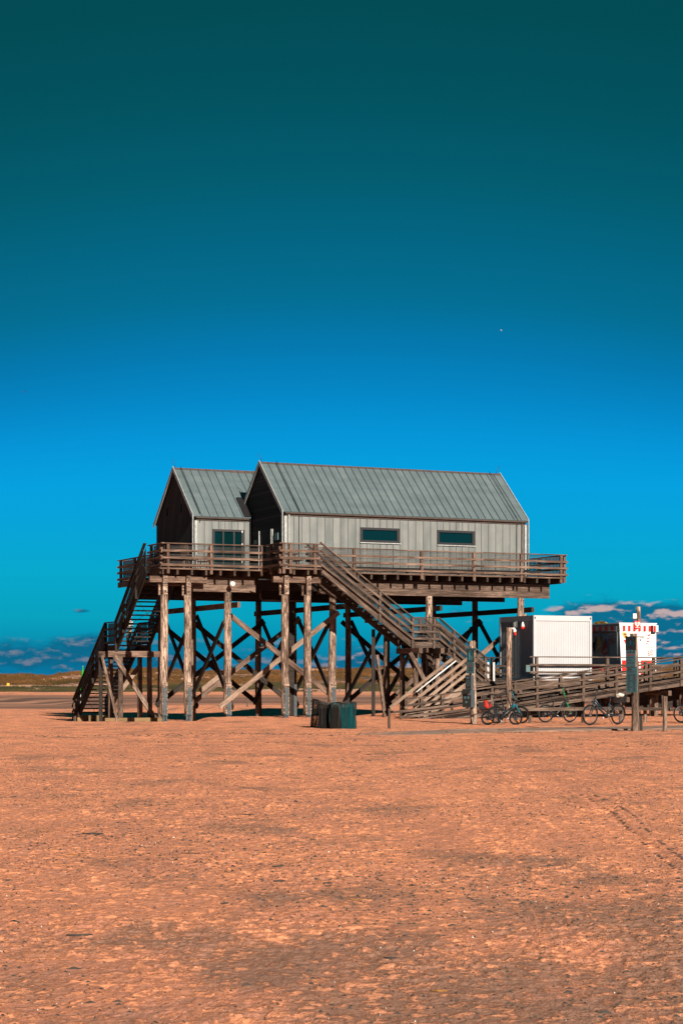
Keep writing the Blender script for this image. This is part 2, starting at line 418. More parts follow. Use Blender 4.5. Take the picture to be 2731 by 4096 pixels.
uL0 = pv(773, 2367, -.8)[0]; uL1 = pv(1021, 2370, -.8)[0]; uR1 = pv(2195, 2390, -.8)[0]
for a, b in ((uL0, uL1), (1.35, uR1)):
    beam_part(a, b, -.72, 5.50, 5.80, .22); beam_part(a, b, -.72, 5.805, 6.15, .22)
beam_part(uL1+.02, 1.33, -.55, 5.62, 6.15, .2, 'dark_shade_wood')
for v in (3.8, 8.3):
    beam_part(-4.3, 13.3, v, 5.50, 5.82, .24, 'dark_shade_wood'); beam_part(-4.2, 12.4, v+.02, 5.825, 6.155, .22, 'dark_shade_wood')
beam_part(-4.5, 2.4, 2.0, 5.30, 5.6, .24, 'dark_shade_wood'); beam_part(4.3, 9.2, 2.2, 5.42, 5.75, .24, 'dark_shade_wood')
# cap beams on the front pile pairs, notched pieces under the joists
for (ua, ub, v) in ((-6.75, -4.15, -1.36), (-1.85, .35, -3.3)):
    beam_part(ua, ub, v+.1, 5.84, 6.10, .2, 'rail', 'cap_beam')
beam_part(-6.2, -4.2, -.75, 5.72, 5.83, .16, 'rail', 'cap_beam')
# ---- piles
def pile(u, v, ztop, r, plate=True, cut=True, mat='pile', shoe=True, head=False):
    g = ground_z(*W(u, v, 0)[:2]); lean = random.uniform(-.03, .03)
    zb = .18 if shoe else g-.5
    mb = MB()
    top = W(u, v, 5.32 if head else ztop)
    mb.log(W(u+lean, v, zb), top, r*1.05, r*.93, 18, 22, .05)
    if cut:                            # sawn flat face at the foot
        mb.ubox(u+lean-.125, u+lean+.125, v-r*1.0, v-r*.55, zb-.01, 1.55)
    if head:
        mb.ubox(u-.10, u+.10, v-.17, v-.03, 5.3, 6.13); mb.ubox(u-.17, u+.10, v+.215, v+.32, 5.3, 6.08)
    o = mb.build('pile', M[mat], platform)
    if plate:
        mb = MB(); vv = v-r*1.06
        mb.ubox(u+lean-.085, u+lean+.085, vv-.016, vv, zb-.05, 1.33)
        mb.build('steel_plate', M['steel'], o)
        mb = MB()
        for z in (.33, .75, 1.15):
            for du in (-.07, .07): mb.disc(W(u+lean+du, vv-.025, z), ev, .02, .025, 8)
        mb.build('bolt', M['bolt'], o)
    if head:
        mb = MB()
        for z in (5.45, 5.77, 6.0): mb.disc(W(u, v-.18, z), ev, .035, .03, 10)
        mb.build('bolt', M['bolt'], o)
    if shoe:
        mb = MB()
        mb.ubox(u-.13, u+.13, v-.14, v+.14, .10, .175)
        mb.ubox(u-.05, u+.05, v-.12, v+.12, g-.4, .10)
        mb.prism([W(u-.2, v-.12, g-.25), W(u+.2, v-.12, g-.25), W(u+.09, v-.12, .10), W(u-.09, v-.12, .10)], ev*.02)
        mb.build('steel_shoe', M['steel'], o)
    return o
pile(pv(657, 2800, -1.36)[0], -1.36, 6.1, .172, head=True); pile(pv(751, 2800, -1.36)[0], -1.36, 6.1, .172, head=True)
pile(pv(1141, 2800, -3.3)[0], -3.3, 6.1, .168, head=True); pile(pv(1230, 2800, -3.3)[0], -3.3, 6.1, .168, head=True)
UL = [pv(912, 2700, -.72)[0], pv(1330, 2700, -.72)[0], pv(1716, 2500, -.72)[0], pv(2081, 2440, -.72)[0]]
ROWS = (-.72, 3.8, 8.3)
for i, u in enumerate(UL):
    for j, v in enumerate(ROWS):
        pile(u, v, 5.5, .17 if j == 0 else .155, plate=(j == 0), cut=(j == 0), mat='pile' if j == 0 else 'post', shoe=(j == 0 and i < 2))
        if j == 0:
            mb = MB()
            for z in (5.38, 5.12, 4.55):
                for du in (-.07, .07): mb.disc(W(u+du, v-.165, z), ev, .03, .02, 8)
            mb.build('bolt', M['bolt'], platform)
pile(UL[1]+.55, 3.3, 5.5, .155, plate=False, cut=False, shoe=False, mat='dark_shade_wood')
mb = MB(); mb.ubox(.75, 1.0, 1.2, 1.45, -.5, 6.1); mb.build('service_duct', M['dark_shade_wood'], platform)
mb = MB(); mb.ubox(.95, 1.10, 1.12, 1.19, -.5, 1.45); mb.build('steel_plate', M['steel'], platform)
# ---- braces
def brace(p0, p1, mat='dark_shade_wood', w=.08, h=.22, up=UP):
    mb = MB(); mb.beam(p0, p1, w, h, up=up, ext=.05); return mb.build('brace', M[mat], platform)
for i, u in enumerate(UL):             # cross frames running back under the deck
    o = .21
    mb = MB(); mb.beam(W(u+o, -1.5, 4.93), W(u+o, 9.2, 4.93), .14, .24); mb.build('tie_beam', M['beam'] if i == 0 else M['dark_shade_wood'], platform)
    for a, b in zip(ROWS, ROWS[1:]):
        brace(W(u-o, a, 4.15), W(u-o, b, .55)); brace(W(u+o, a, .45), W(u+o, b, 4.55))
for j, v in enumerate(ROWS):           # cross frames along the front
    for a, b in ((0, 1), (2, 3)):
        ua, ub = UL[a], UL[b]
        if j == 0:
            brace(W(ua-.45, v-.24, .50), W(ub+.15, v-.24, 4.65), 'pale_wood', .09, .21)
            brace(W(ua+.05, v+.25, 4.60), W(ub, v+.25, 1.0), 'rail', .09, .22)
        else:
            brace(W(ua-.3, v-.24, .45), W(ub+.2, v-.24, 4.5), 'dark_shade_wood' if j == 2 else 'beam'); brace(W(ua-.2, v+.24, 4.55), W(ub+.2, v+.24, .4))
q0 = pv(803, 2762, 3.5); q1 = pv(925, 2668, 3.5); brace(W(q0[0], 3.5, q0[1]), W(q1[0], 3.5, q1[1]), 'pale_wood', .09, .21)  # sunlight on the back brace put in as a separate pale piece
mb = MB(); mb.ubox(-3.4, -.3, -.48, -.44, 5.98, 6.02)
mb.tube([W(-2.0, -1.9, 6.02), W(-.3, -2.9, 6.0)], .03, 8); mb.build('pipe', M['steel'], platform)
mb = MB(); mb.tube([W(-.9, .6, 5.7), W(-.9, .6, 5.35), W(-.8, .6, 5.25), W(1.6, .6, 5.25)], .05, 8); mb.build('pipe', M['copper'], platform)
# ---- railings of the deck
u0, zz = pv(652, 2169, VF); u1 = pv(1063, 2180, VF)[0]
railing(platform, lambda s: W(s, VF, 0), [(u0, ZR), (u1, ZR)], [pv(x, 2200, VF)[0] for x in (672, 844, 1047)], -ev)
railing(platform, lambda s: W(s, VF, 0), [(.45, ZR), (13.52, ZR)], [pv(x, 2200, VF)[0] for x in (1416.5, 1685, 1894, 2083, 2241)], -ev)
railing(platform, lambda s: W(s, -3.62, 0), [(-1.62, ZR), (.2, ZR)], [pv(x, 2200, -3.62)[0] for x in (1134, 1162, 1259)], -ev)
railing(platform, lambda s: W(u0, s, 0), [(VF, ZR), (.05, ZR)], [VF+.25, -.1], -eu)
railing(platform, lambda s: W(-1.62, s, 0), [(-3.62, ZR), (VF, ZR)], [-3.45, -2.5], -eu)
railing(platform, lambda s: W(13.55, s, 0), [(VF, ZR), (10.9, ZR)], [VF+.06, .8, 3.2, 5.6, 8.0, 10.8], eu)
railing(platform, lambda s: W(-4.2, s, 0), [(1.35, ZR), (10.8, ZR)], [1.6, 3.9, 6.2, 8.5, 10.7], -eu, ext=.06)
railing(platform, lambda s: W(s, 10.9, 0), [(-4.2, ZR), (13.55, ZR)], [-1.5, 1, 3.5, 6, 8.5, 11], ev, wire=.12)
# ------------------------------------------------------------------ stairs
def stairs(name, label, P, wid, side_in, flights, landings, near_rail, far_rail, posts, mats=('rail', 'rail'), tmat='deck', rods=False):
    """P(s, w, z): s along the run, w across (0 = side nearest the camera)."""
    st = thing(name, P(flights[0][0], 0, 0), label, 'staircase', 'outdoor staircases up to the platform')
    out0 = (P(0, 0, 0)-P(0, 1, 0)).normalized()
    for (s0, z0, s1, z1) in flights:
        for w in (0.0, wid):
            mb = MB(); mb.beam(P(s0, w, z0-.12), P(s1, w, z1-.12), .07, .30, ext=.06); mb.build('stringer', M[mats[0]], st)
        n = max(2, round(abs(z1-z0)/.185))
        for k in range(1, n):
            t = k/n; s = s0+(s1-s0)*t; z = z0+(z1-z0)*t
            mb = MB(); mb.block(P(s, wid/2, z-.03), (P(1, 0, 0)-P(0, 0, 0))*.15, (P(0, 1, 0)-P(0, 0, 0))*(wid/2-.045), Vector((0, 0, .03)))
            mb.build('tread', M[tmat], st)
        if rods:
            mb = MB()
            for k in range(3):
                a = k/3; b = (k+1)/3
                for (wa, wb) in ((.05, wid-.05), (wid-.05, .05)):
                    mb.tube([P(s0+(s1-s0)*a, wa, z0+(z1-z0)*a-.25), P(s0+(s1-s0)*b, wb, z0+(z1-z0)*b-.25)], .009, 5)
            mb.build('tie_rod', M['bolt'], st)
    for (s0, s1, z) in landings:
        mb = MB(); n = max(1, round(abs(s1-s0)/.14))
        for k in range(n):
            a = s0+(s1-s0)*(k+.5)/n
            mb.block(P(a, wid/2, z-.025), (P(1, 0, 0)-P(0, 0, 0))*(abs(s1-s0)/n/2-.004), (P(0, 1, 0)-P(0, 0, 0))*(wid/2), Vector((0, 0, .022)))
        mb.build('landing', M[tmat], st)
        for w in (-.02, wid+.02):
            mb = MB(); mb.beam(P(s0+.13, w, z-.16), P(s1-.13, w, z-.16), .06, .24); mb.build('landing_beam', M[mats[0]], st)
    railing(st, lambda s: P(s, -.07, 0), near_rail, posts, out0, mats[1], low=-1.38)
    if far_rail: railing(st, lambda s: P(s, wid+.07, 0), far_rail, posts, -out0, mats[1], low=-1.38)
    return st
# staircase down along the front (right of the projecting landing)
PX = lambda pts, v: [pv(x, y, v) for x, y in pts]
rr = PX([(1289, 2173), (1649, 2469), (1756, 2469), (1940, 2625.5)], -3.68)
H = 1.06
zl = (rr[1][1]+rr[2][1])/2
rr = [(rr[0][0], ZR), (rr[1][0], zl), (rr[2][0], zl), (rr[3][0]+.1, rr[3][1]-.07)]
pr = lambda s, w, z: W(s, -3.6+w, z)
fl = [(rr[0][0]+.1, ZD, rr[1][0], zl-H), (rr[2][0], zl-H, rr[3][0]+.15, 1.62)]
posts_r = [pv(x, 2400, -3.68)[0] for x in (1519, 1649, 1735, 1814)]+[rr[3][0]-.1]
far_top = [(rr[0][0]+1.2, None)]
rf = [(rr[0][0], ZR)]+rr[1:]
stair_r = stairs('wooden_staircase', 'sunlit wooden staircase descending along the platform front with one landing halfway', pr, 1.25, 1, fl, [(rr[1][0], rr[2][0], zl-H)], rr, rf, posts_r, ('grey_wood', 'grey_wood'))
# frame under that landing
def under(root, mat, pts, w=.14, h=.14, nm='support_post'):
    mb = MB(); mb.beam(pts[0], pts[1], w, h); return mb.build(nm, M[mat], root)
lu0, lu1 = rr[1][0], rr[2][0]; zf = zl-H
for a in (lu0+.1, lu1-.15):
    mb = MB(); mb.beam(W(a, -4.3, zf-.42), W(a, -2.0, zf-.42), .18, .24); mb.build('cross_beam', M['beam'], stair_r)
    mb = MB(); mb.beam(W(a+.45, -4.3+.25, zf-.40), W(a+.45, -2.2, zf-.40), .1, .2); mb.build('cross_beam', M['beam'], stair_r)
    for v in (-3.7, -2.35):
        mb = MB(); mb.log(W(a+.05, v, -.6), W(a+.05, v, zf-.54), .12, .115, 12, 12, .08); mb.build('support_post', M['post'], stair_r)
under(stair_r, 'post', (W(lu0-1.35, -3.75, -.2), W(lu0-1.75, -3.75, 2.75)), .1, .13, 'brace')
under(stair_r, 'post', (W(lu0-.2, -3.85, 2.85), W(lu1-.15, -3.85, .5)), .08, .18, 'brace')
under(stair_r, 'post', (W(lu1+.1, -3.6, 2.7), W(lu0+.4, -3.6, .2)), .08, .18, 'brace')
under(stair_r, 'dark_shade_wood', (W(lu0-1.3, -2.4, -.3), W(lu0-1.3, -2.4, 3.9)), .16, .16)
# staircase at the left end, running back beside the deck
ul = -6.45
ll = [pu(x, y, ul-.07) for x, y in [(594, 2182), (465, 2485), (425, 2489), (299, 2792)]]
zl2 = (ll[1][1]+ll[2][1])/2; zf2 = zl2-H
ll = [(.05, ZR), (ll[1][0], zl2), (ll[2][0], zl2), ll[3]]
gb = ground_z(*W(ul, ll[3][0], 0)[:2])
fl2 = [(.05, ZD, ll[1][0], zf2), (ll[2][0], zf2, ll[3][0]-.25, ll[3][1]-1.06+.18)]
sl_ = (fl2[1][3]-fl2[1][1])/(fl2[1][2]-fl2[1][0])
fl2[1] = (fl2[1][0], fl2[1][1], fl2[1][0]+(gb+.1-fl2[1][1])/sl_, gb+.1)
pl = lambda s, w, z: W(ul+w, s, z)
posts_l = [pu(x, 2500, ul)[0] for x in (551, 500)]+[ll[1][0], ll[2][0]+.05, pu(378, 2680, ul)[0], pu(322, 2760, ul)[0]]
lfar = [(1.35, ZR-(1.3)*(ZR-zl2)/(ll[1][0]-.05)), (ll[1][0], zl2), (ll[2][0], zl2), ll[3]]
stair_l = stairs('wooden_staircase', 'shaded wooden staircase with open treads at the left end of the platform', pl, 1.45, 1, fl2, [(ll[1][0], ll[2][0], zf2)], ll, lfar, posts_l, ('dark_shade_wood', 'dark_shade_wood'), 'dark_shade_wood', rods=True)
l0, l1 = ll[1][0], ll[2][0]
for s in (l0+.05, l1-.02):
    mb = MB(); mb.beam(pl(s, -.45, zf2-.42), pl(s, 2.15, zf2-.42), .2, .27); mb.build('cross_beam', M['rail'], stair_l)
    for w in (.15, 1.55):
        mb = MB(); mb.log(pl(s, w, -.8), pl(s, w, zf2-.55), .125, .115, 12, 12, .08); mb.build('support_post', M['post'], stair_l)
under(stair_l, 'post', (pl(l0-.12, -.2, zf2-.5), pl(l0-.12, 1.75, -.1)), .08, .2, 'brace')
under(stair_l, 'pale_wood', (pl(l1+.3, 1.6, zf2-1.0), pl(l1+.3, .3, .6)), .08, .2, 'brace')
under(stair_l, 'post', (pl(l0-.5, -.9, zf2-.5), pl(l0-.55, -.15, -.3)), .08, .12, 'brace')
under(stair_l, 'dark_shade_wood', (pl(l0-.2, -.85, -.4), pl(l0-.2, -.85, zf2-.4)), .16, .16)
for (w0, w1, s, c) in ((-.75, 2.05, l0-.45, 'yellow_wood'), (-.12, 1.55, ll[3][0]-.6, 'yellow_wood')):
    mb = MB(); mb.beam(pl(s, w0, gb+.14), pl(s, w1, gb+.14), .18, .30); mb.build('base_sleeper', M[c], stair_l)
mb = MB(); mb.beam(pl(ll[3][0]-.35, -.12, gb-.3), pl(ll[3][0]-.35, -.12, gb+1.0), .16, .16); mb.build('support_post', M['rail'], stair_l)
# ------------------------------------------------------------------ materials of the houses
def m_roof():
    m, nt, b, L = new_mat('standing_seam_zinc')
    g = nt.nodes.new('ShaderNodeTexCoord'); uv = g.outputs['UV']
    a = tex(nt, uv, 1, 6, .65, (2.2, 1.1, 1)); c = tex(nt, uv, 1, 3, .6, (.9, .35, 1)); d = tex(nt, uv, 1, 2, .5, (.3, 2.4, 1)); e = tex(nt, uv, 30, 3, .6)
    s = mathn(nt, 'ADD', mathn(nt, 'MULTIPLY', a.outputs['Fac'], .4), mathn(nt, 'MULTIPLY', c.outputs['Fac'], .35))
    s = mathn(nt, 'ADD', s, mathn(nt, 'MULTIPLY', d.outputs['Fac'], .25)); s = mathn(nt, 'ADD', s, mathn(nt, 'MULTIPLY', e.outputs['Fac'], .12))
    r = ramp(nt, [(.41, (.066, .094, .100)), (.56, (.092, .124, .131)), (.72, (.128, .160, .164))]); L.new(s, r.inputs['Fac'])
    L.new(r.outputs['Color'], b.inputs['Base Color']); b.inputs['Roughness'].default_value = .62; b.inputs['Metallic'].default_value = .15; b.inputs['Specular IOR Level'].default_value = .25
    w = tex(nt, uv, 1, 2, .5, (1.5, 1.5, 1)); add_bump(nt, b, w.outputs['Fac'], .35, .03)
    return m
def m_clad():
    m, nt, b, L = new_mat('zinc_cladding')
    g = nt.nodes.new('ShaderNodeTexCoord'); uv = g.outputs['UV']
    a = tex(nt, uv, 1, 5, .6, (1.2, .7, 1)); c = tex(nt, uv, 1, 2, .5, (2.7, .1, 1)); e = tex(nt, uv, 40, 2, .6)
    s = mathn(nt, 'ADD', mathn(nt, 'MULTIPLY', a.outputs['Fac'], .5), mathn(nt, 'MULTIPLY', c.outputs['Fac'], .5)); s = mathn(nt, 'ADD', s, mathn(nt, 'MULTIPLY', e.outputs['Fac'], .1))
    r = ramp(nt, [(.42, (.098, .107, .101)), (.56, (.136, .145, .136)), (.72, (.182, .186, .172))]); L.new(s, r.inputs['Fac'])
    L.new(r.outputs['Color'], b.inputs['Base Color']); b.inputs['Roughness'].default_value = .6; b.inputs['Metallic'].default_value = .1; b.inputs['Specular IOR Level'].default_value = .25
    w = tex(nt, uv, 1, 2, .5, (1.5, 1.5, 1)); add_bump(nt, b, w.outputs['Fac'], .3, .02)
    return m
def m_boards(name, vertical, pitch=.145, slant=0.0):
    m, nt, b, L = new_mat(name)
    g = nt.nodes.new('ShaderNodeTexCoord'); sp = nt.nodes.new('ShaderNodeSeparateXYZ'); L.new(g.outputs['UV'], sp.inputs[0])
    x, z = sp.outputs[0], sp.outputs[1]
    q = mathn(nt, 'ADD', x, mathn(nt, 'MULTIPLY', z, slant)) if vertical else z
    al = z if vertical else x
    row = mathn(nt, 'FLOOR', mathn(nt, 'DIVIDE', q, pitch)); fr = mathn(nt, 'FRACT', mathn(nt, 'DIVIDE', q, pitch))
    cv = nt.nodes.new('ShaderNodeCombineXYZ'); L.new(mathn(nt, 'MULTIPLY', al, .6), cv.inputs[0]); L.new(mathn(nt, 'MULTIPLY', q, 18), cv.inputs[1]); L.new(mathn(nt, 'MULTIPLY', row, 3.17), cv.inputs[2])
    n = nt.nodes.new('ShaderNodeTexNoise'); n.inputs['Scale'].default_value = 1; n.inputs['Detail'].default_value = 4; L.new(cv.outputs[0], n.inputs['Vector'])
    wn = nt.nodes.new('ShaderNodeTexWhiteNoise'); wn.noise_dimensions = '1D'; L.new(row, wn.inputs['W'])
    s = mathn(nt, 'ADD', mathn(nt, 'MULTIPLY', n.outputs['Fac'], .6), mathn(nt, 'MULTIPLY', wn.outputs['Value'], .4))
    r = ramp(nt, [(.25, (.010, .010, .010)), (.55, (.024, .023, .022)), (.85, (.055, .050, .046))]); L.new(s, r.inputs['Fac'])
    edge = mathn(nt, 'LESS_THAN', fr, .10)
    col = mixc(nt, edge, r.outputs['Color'], (.004, .0035, .003))
    L.new(col, b.inputs['Base Color']); b.inputs['Roughness'].default_value = .8; b.inputs['Specular IOR Level'].default_value = .15
    add_bump(nt, b, mathn(nt, 'MULTIPLY', fr, .8), .5, .02)
    return m
def m_glass():
    m, nt, b, L = new_mat('dark_window_glass')
    b.inputs['Base Color'].default_value = (.001, .012, .013, 1); b.inputs['Roughness'].default_value = .06; b.inputs['Specular IOR Level'].default_value = .28
    return m
M['roof'] = m_roof(); M['clad'] = m_clad(); M['gable_h'] = m_boards('gable_boards_flat', False); M['gable_v'] = m_boards('gable_boards_upright', True, .12, .35); M['glass'] = m_glass(); M['seam'] = m_plain('dark_zinc_seam', (.040, .046, .052), .6, 0, .2, 3, .2)
ZE, ZA, HW = 9.22, 11.61, 2.72        # eave, apex, half width
def planks_uv(P, du): return None
def roof_slope(mb, u0, u1, v0, z0, v1, z1, seams=None):
    """metal sheet from eave (v0,z0) to ridge (v1,z1) with standing seams"""
    th = .05
    nrm = Vector((0, -(z1-z0), (v1-v0))) ; nrm.normalize()
    nn = (ev*nrm.y+Vector((0, 0, nrm.z)))
    if nn.z < 0: nn = -nn
    L_ = math.hypot(v1-v0, z1-z0)
    q = [W(u0, v0, z0), W(u1, v0, z0), W(u1, v1, z1), W(u0, v1, z1)]
    b = len(mb.v); mb.v += q+[p+nn*th for p in q]
    uvs = [(u0, 0), (u1, 0), (u1, L_), (u0, L_)]
    mb.face([b+4, b+5, b+6, b+7], uvs); mb.face([b+3, b+2, b+1, b])
    for i in range(4):
        j = (i+1) % 4; mb.face([b+i, b+j, b+4+j, b+4+i])
    if seams is not None:
        n = round((u1-u0)/.379)
        for k in range(1, n):
            u = u0+(u1-u0)*k/n
            b = len(mb.v); o = 20+random.uniform(0, 5)
            A = W(u, v0, z0)+nn*(th+.016); B = W(u, v1, z1)+nn*(th+.016)
            seams.beam(A, B, .024, .03, up=nn)
def house(name, label, u0, u1, v0, gmat, extra=None):
    h = thing(name, W((u0+u1)/2, v0+HW, ZD), label, 'house', 'grey gabled houses on the platform')
    v1 = v0+2*HW; vm = v0+HW
    # gable walls
    for uu, nm in ((u0, 'gable_wall'), (u1, 'gable_wall')):
        pts = [(v0, ZD), (v1, ZD), (v1, ZE), (vm, ZA), (v0, ZE)]
        s = 1 if uu == u0 else -1
        mb = MB(); off = len(mb.v); nP = len(pts)
        A = [W(uu, v, z) for v, z in pts]; B = [W(uu+.12*s, v, z) for v, z in pts]
        mb.v += A+B; uvs = [(v, z) for v, z in pts]
        fa = list(range(nP)); fb = list(range(nP, 2*nP))
        if s == 1: fa = fa[::-1]; ua = uvs[::-1]; fb2 = fb; ub_ = uvs
        else: ua = uvs; fb2 = fb[::-1]; ub_ = uvs[::-1]
        mb.face(fa, ua); mb.face(fb2, ub_)
        for i in range(nP):
            j = (i+1) % nP; qd = [i, j, nP+j, nP+i]; mb.face(qd if s == 1 else qd[::-1])
        mb.build(nm, M[gmat], h)
    return h
def clad_wall(h, u0, u1, v, openings, name='front_wall', head=9.02):
    """front wall: zinc panels with raised seams, cut around openings (u0,u1,z0,z1)"""
    mb = MB(); sm = MB(); n = round((u1-u0)/.379); p = (u1-u0)/n
    def panel(a, b, z0, z1):
        if b-a < .01 or z1-z0 < .01: return
        k = len(mb.v); mb.v += [W(a, v, z0), W(b, v, z0), W(b, v, z1), W(a, v, z1)]
        o = random.uniform(0, 50); mb.face([k, k+1, k+2, k+3], [(a+o, z0), (b+o, z0), (b+o, z1), (a+o, z1)])
    def seam(u, z0, z1):
        sm.beam(W(u, v-.006, z0), W(u, v-.006, z1), .026, .012, up=ev)
    def spans(a, b):
        ops = sorted([o for o in openings if o[1] > a+1e-4 and o[0] < b-1e-4])
        return ops
    cuts = sorted(set([u0+p*i for i in range(n+1)]+[q for o in openings for q in o[:2]]))
    for a, b in zip(cuts, cuts[1:]):
        m_ = (a+b)/2; op = [o for o in openings if o[0] < m_ < o[1]]
        if op:
            panel(a, b, ZD, op[0][2]); panel(a, b, op[0][3], head)
        else: panel(a, b, ZD, head)
    for i in range(1, n):
        u = u0+p*i
        if any(o[0]-.12 < u < o[1]+.12 for o in openings): continue
        seam(u, ZD, head)
    for o in openings:
        seam(o[0], ZD, head); seam(o[1], ZD, head)
        k = max(2, round((o[1]-o[0])/.335))
        for i in range(1, k):
            u = o[0]+(o[1]-o[0])*i/k
            if o[3] < head-.05: seam(u, o[3]+.02, head)
            if o[2] > ZD+.1: seam(u, ZD, o[2]-.02)
    o_ = mb.build(name, M['clad'], h); sm.build('wall_seam', M['seam'], o_); return o_
def window(h, o, v, bars=0, glow=None):
    u0, u1, z0, z1 = o
    mb = MB(); w = .105
    for (a, b, c, d) in ((u0, u1, z0, z0+w), (u0, u1, z1-w, z1), (u0, u0+w, z0+w, z1-w), (u1-w-.06, u1, z0+w, z1-w)):
        mb.ubox(a, b, v-.05, v+.07, c, d)
    for i in range(bars):
        x = u0+(u1-u0)*(i+1)/(bars+1); mb.ubox(x-.04, x+.04, v-.045, v+.06, z0+w, z1-w)
    f = mb.build('window', M['frame'], h)
    mb = MB(); mb.ubox(u0+.05, u1-.05, v+.02, v+.04, z0+.05, z1-.05); mb.build('pane', M['glass'], f)
    mb = MB(); mb.ubox(u0-.03, u1+.03, v-.075, v-.0, z0-.045, z0-.002); mb.build('sill', M['trim'], f)
    return f
def common(h, u0, u1, v0, full_right=True):
    v1 = v0+2*HW; vm = v0+HW; ov = .10
    mb = MB(); sm = MB()
    roof_slope(mb, u0-.09, u1+.09, v0-.07, ZE-.055, vm, ZA+.012, sm); roof_slope(mb, u0-.09, u1+.09, v1+.07, ZE-.055, vm, ZA+.012)
    rf = mb.build('roof', M['roof'], h); sm.build('roof_seam', M['seam'], rf)
    mb = MB()                           # ridge cap
    mb.prism([W(u0-.1, vm-.10, ZA-.0), W(u0-.1, vm, ZA+.10), W(u0-.1, vm+.10, ZA-.0)], eu*(u1-u0+.2)); mb.build('ridge_cap', M['copper'], rf)
    for uu in ((u0-.13, u1+.09) if full_right else (u0-.13,)):         # verge trims
        mb = MB()
        for (va, vb) in ((v0-.1, vm), (v1+.1, vm)):
            mb.prism([W(uu, va, ZE-.19), W(uu, va, ZE+.045), W(uu, vb, ZA+.16), W(uu, vb, ZA-.06)], eu*.04)
        mb.prism([W(uu, v0-.1, ZD), W(uu, v0+.02, ZD), W(uu, v0+.02, ZE-.17), W(uu, v0-.1, ZE-.17)], eu*.04)
        mb.build('verge_trim', M['trim'], rf)
    mb = MB()                           # gutter: half round
    pts = [(0, 0), (-.02, -.05), (-.06, -.075), (-.10, -.05), (-.115, .0), (-.10, 0), (-.06, -.05), (-.02, 0)]
    mb.prism([W(u0+.03, v0-.08+a, ZE-.06+b) for a, b in pts], eu*(u1-u0-.06)); mb.build('gutter', M['copper'], rf)
    mb = MB(); mb.ubox(u0+.05, u1-.05, v0-.05, v0-.005, 9.02, 9.10); mb.build('fascia', M['copper'], h)
    mb = MB(); mb.ubox(u0-.02, u0+.10, v0-.085, v0-.005, ZD, 9.0); mb.build('corner_trim', M['trim'], h)
    if full_right:
        mb = MB(); mb.ubox(u1-.10, u1+.02, v0-.085, v0-.005, ZD, 9.0); mb.build('corner_trim', M['trim'], h)
    return rf
# ---- the long house
VH = 0.0
LEN = 12.38
big = house('gabled_house', 'long grey metal clad house with two slit windows above the front staircase', 0, LEN, VH, 'gable_h')
def win_px(x0, x1, y0, y1, v):
    a = pv(x0, y0, v); b = pv(x1, y1, v); a2 = pv(x0, y1, v)
    return (a[0], b[0], (a2[1]), a[1])
o1 = win_px(1440, 1598, 2110, 2169, 0); o2 = win_px(1747, 1898, 2119, 2178, 0)
zz0 = (o1[2]+o2[2])/2; zz1 = (o1[3]+o2[3])/2; o1 = (*o1[:2], zz0, zz1); o2 = (*o2[:2], zz0, zz1)
clad_wall(big, .1, LEN-.1, VH, [o1, o2]); window(big, o1, VH); window(big, o2, VH)
rf = common(big, 0, LEN, VH)
for u, dx in ((.02, -.06), (LEN-.1, .08)):
    mb = MB(); mb.tube([W(u, VH+HW, ZA+.1), W(u+dx*2.4, VH+HW, ZA+.48)], .012, 6); mb.build('lightning_rod', M['bolt'], rf)
for u in (.72, LEN-.5):
    mb = MB()
    mb.tube([W(u, VH+HW-.05, ZA+.17), W(u, VH-.02, ZE+.12), W(u, VH-.2, ZE-.02), W(u, VH-.03, ZE-.35), W(u, VH-.035, ZD)], .014, 6); mb.build('lightning_cable', M['bolt'], big)
mb = MB(); mb.tube([W(.22, -.06, 9.1), W(.22, -.06, ZD)], .035, 8); mb.build('downpipe', M['trim'], big)
mb = MB(); mb.tube([W(LEN-.22, -.06, 9.1), W(LEN-.22, -.06, ZD)], .035, 8); mb.build('downpipe', M['copper'], big)
# open doorway in the gable wall facing the smaller house, its unlit inside painted black
vd = [pu(x, 2150, 0)[0] for x in (1045, 1091)]
mb = MB(); mb.block(W(-.012, sum(vd)/2, ZD+1.0), eu*.012, ev*abs(vd[0]-vd[1])/2, UP*1.0); mb.build('door', M['black'], big)
for k, (va, tilt) in enumerate(((vd[0], .05), (vd[1], -.25))):
    mb = MB(); mb.block(W(-.06, va+(.05 if k == 0 else -.03), ZD+1.02), (eu+ev*tilt).normalized()*.05, ev*.012, UP*1.02); mb.build('shutter', M['trim'], big)
M['notice'] = m_plain('pale_notice_board', (.08, .15, .155), .5)
for (x0, x1, y0, y1) in ((1100, 1114, 2133, 2159), (1018, 1031, 2161, 2176)):
    a = pu(x0, y0, 0); b = pu(x1, y1, 0)
    mb = MB(); mb.block(W(-.02, (a[0]+b[0])/2, (a[1]+b[1])/2), eu*.015, ev*abs(a[0]-b[0])/2, UP*abs(a[1]-b[1])/2); mb.build('notice_board', M['notice'], big)
mb = MB(); mb.ubox(0.02, LEN-.02, VH+2*HW-.1, VH+2*HW, ZD, ZE-.1); mb.build('back_wall', M['clad'], big)
